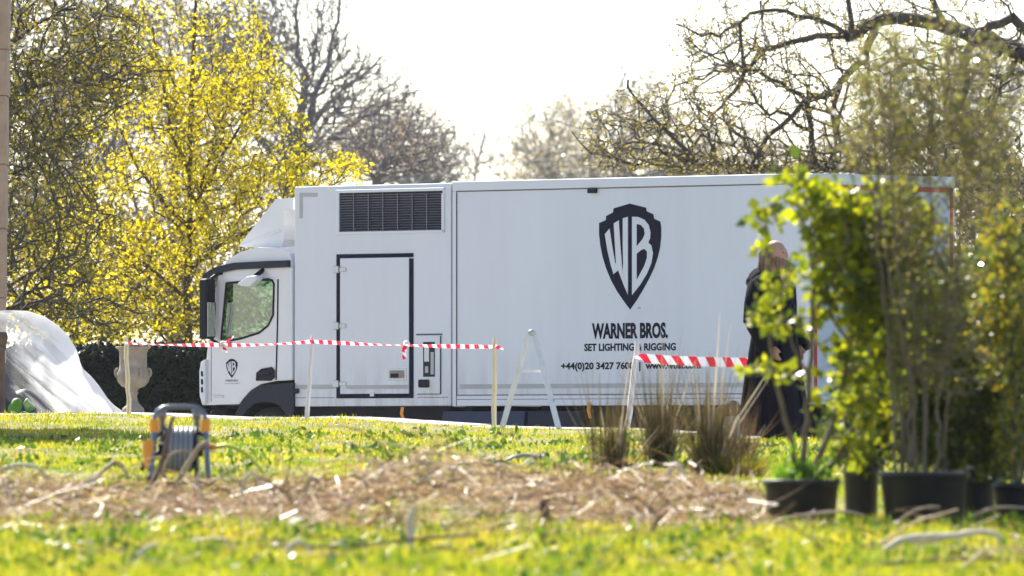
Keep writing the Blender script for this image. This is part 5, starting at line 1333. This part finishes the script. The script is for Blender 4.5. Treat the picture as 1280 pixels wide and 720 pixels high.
for k in range(500):      # stouter curled stems in the heap, some strayed into the near grass
    px_ = r5.uniform(-30, 950 if k < 420 else 1300); yy = r5.uniform(57.5, 68) if k >= 420 else r5.uniform(68.0, float(np.interp(px_, [-40, 450, 540, 640, 800, 960], [78, 79, 81, 79, 77.5, 75]))); x_ = (px_ - 640) / F * yy
    hp_ = float(np.interp(px_, [-40, 300, 440, 530, 620, 720, 830, 960], [.10, .04, .12, .34, .20, .12, .18, .06])); L_ = r5.uniform(.18, .75); a_ = r5.uniform(0, 6.28); c_ = r5.uniform(-2.2, 2.2); e_ = r5.uniform(-.2, .55)
    p_ = Vector((x_, yy, float(lawn_z(x_, yy)) + (r5.uniform(0, hp_) if k < 420 else r5.uniform(.05, .11)))); pts_ = [p_.copy()]
    for q_ in range(6):
        a_ += c_ / 6 + r5.uniform(-.25, .25); e_ += r5.uniform(-.35, .22) - .05
        p_ = p_ + Vector((math.cos(a_) * math.cos(e_), math.sin(a_) * math.cos(e_) * .6, math.sin(e_))) * L_ / 6
        p_.z = max(p_.z, float(lawn_z(p_.x, p_.y)) + .01); pts_.append(p_.copy())
    r_ = r5.uniform(.004, .011); tb.tube(pts_, [r_ * (1 - .1 * q_) for q_ in range(7)], 4, 0, False, False)
Q = np.concatenate([Q, np.array(tb.f) + len(V)]); V = np.concatenate([V, np.array([list(v_) for v_ in tb.v])])
o = mesh_np('brushwood', V, Q, M['litter']); tag(o, 'heap of cut dead stems and dry reed litter across the lawn', 'brushwood', None, 'stuff')

# ------------------------------------------------------------------ grass
M['grass'] = leaf_mat('lawn_grass', [(.10, .15, .006), (.25, .31, .008), (.38, .40, .012), (.48, .41, .06), (.18, .25, .008)], .64, .35, .4)
M['weed'] = leaf_mat('broad_weed', [(.05, .11, .012), (.10, .18, .015), (.16, .24, .015)], .5, .42, .3)
t = M['grass'].node_tree; ramp = [n_ for n_ in t.nodes if n_.type == 'VALTORGB'][0]          # patches of straw, moss and fresh growth
tc = t.nodes.new('ShaderNodeTexCoord'); mp = t.nodes.new('ShaderNodeMapping'); mp.inputs['Scale'].default_value = (1.6, .55, 1)
no = t.nodes.new('ShaderNodeTexNoise'); no.inputs['Scale'].default_value = 1.0; no.inputs['Detail'].default_value = 5; no.inputs['Roughness'].default_value = .65
t.links.new(tc.outputs['Object'], mp.inputs[0]); t.links.new(mp.outputs[0], no.inputs[0])
r2 = t.nodes.new('ShaderNodeValToRGB'); el = r2.color_ramp.elements; el.new(.5)
for e_, (p_, c_) in zip(el, ((.36, (.55, .78, .6)), (.5, (1.15, 1.1, .8)), (.64, (1.55, 1.25, 1.3)))): e_.position = p_; e_.color = (*c_, 1)
mm = t.nodes.new('ShaderNodeMix'); mm.data_type = 'RGBA'; mm.blend_type = 'MULTIPLY'; mm.inputs[0].default_value = 1
t.links.new(no.outputs[0], r2.inputs[0]); t.links.new(ramp.outputs[0], mm.inputs[6]); t.links.new(r2.outputs[0], mm.inputs[7])
for n_ in t.nodes:
    if n_.type == 'BSDF_PRINCIPLED': t.links.new(mm.outputs[2], n_.inputs['Base Color'])
    if n_.type == 'BSDF_TRANSLUCENT': t.links.new(mm.outputs[2], n_.inputs[0])
rg = np.random.default_rng(88)
def grass(n, y0, y1, h0, h1, wd, pow_=1.0):
    Y = y0 + (y1 - y0) * rg.random(n) ** pow_; px = rg.uniform(-60, 1340, n); x = (px - 640) / F * Y
    ok = Y < ridge_y(x) - .02; Y, x, px = Y[ok], x[ok], px[ok]
    # thinner under the brushwood
    inb = (px < 940) & (Y > 68.5) & (Y < 79); keep = ~inb | (rg.random(len(Y)) < .5); Y, x = Y[keep], x[keep]
    m_ = len(Y); cl = .5 + .5 * np.sin(x * 5.1 + 2 * np.sin(Y * 1.3)) * np.sin(Y * 2.7 + x * 1.1) + .35 * np.sin(x * 13 + Y * 5) 
    h = (h0 + (h1 - h0) * np.clip(cl, 0, 1.3)) * rg.uniform(.5, 1.25, m_)
    a = rg.random(m_) * 6.283; le = np.abs(rg.normal(0, .45, m_)); b0 = np.stack([x, Y, lawn_z(x, Y) - .01], 1)
    o = np.stack([np.cos(a + 1.57), np.sin(a + 1.57), np.zeros(m_)], 1) * (wd * rg.uniform(.6, 1.3, m_))[:, None]
    d1 = np.stack([np.cos(a) * np.sin(le * .5), np.sin(a) * np.sin(le * .5), np.cos(le * .5)], 1) * (h * .55)[:, None]
    d2 = np.stack([np.cos(a) * np.sin(le * 1.5), np.sin(a) * np.sin(le * 1.5), np.cos(le * 1.5)], 1) * (h * .55)[:, None]
    return np.stack([b0 - o, b0 + o, b0 + d1 + o * .7, b0 + d1 - o * .7, b0 + d1 - o * .7, b0 + d1 + o * .7, b0 + d1 + d2 + o * .1, b0 + d1 + d2 - o * .1], 1).reshape(-1, 3)
def weeds(n, y0, y1, size):
    """small broad leaved weeds in clumps"""
    cy = y0 + (y1 - y0) * rg.random(n); cx = (rg.uniform(-40, 1320, n) - 640) / F * cy
    ok = cy < ridge_y(cx) - .2; cx, cy = cx[ok], cy[ok]
    C = np.repeat(np.stack([cx, cy, lawn_z(cx, cy) + .03], 1), 26, 0); C = C + rg.normal(0, 1, C.shape) * np.array([.11, .11, .025])
    V, Q = leaves(rg, C, size, .6, .01, 1, .5); return V
V = np.concatenate([grass(90000, 54, 70, .03, .10, .005), grass(110000, 68, 92, .02, .06, .005), grass(150000, 90, 125, .015, .055, .006)])
V2 = np.concatenate([weeds(150, 56, 69, .055), weeds(160, 78, 110, .06)])
nb = len(V) // 4; V = np.concatenate([V, V2]); mi = np.zeros(len(V) // 4, int); mi[nb:] = 1
o = mesh_np('grass', V, np.arange(len(V)).reshape(-1, 4), [M['grass'], M['weed']], mi); tag(o, 'sunlit yellow green lawn grass', 'grass', None, 'stuff')
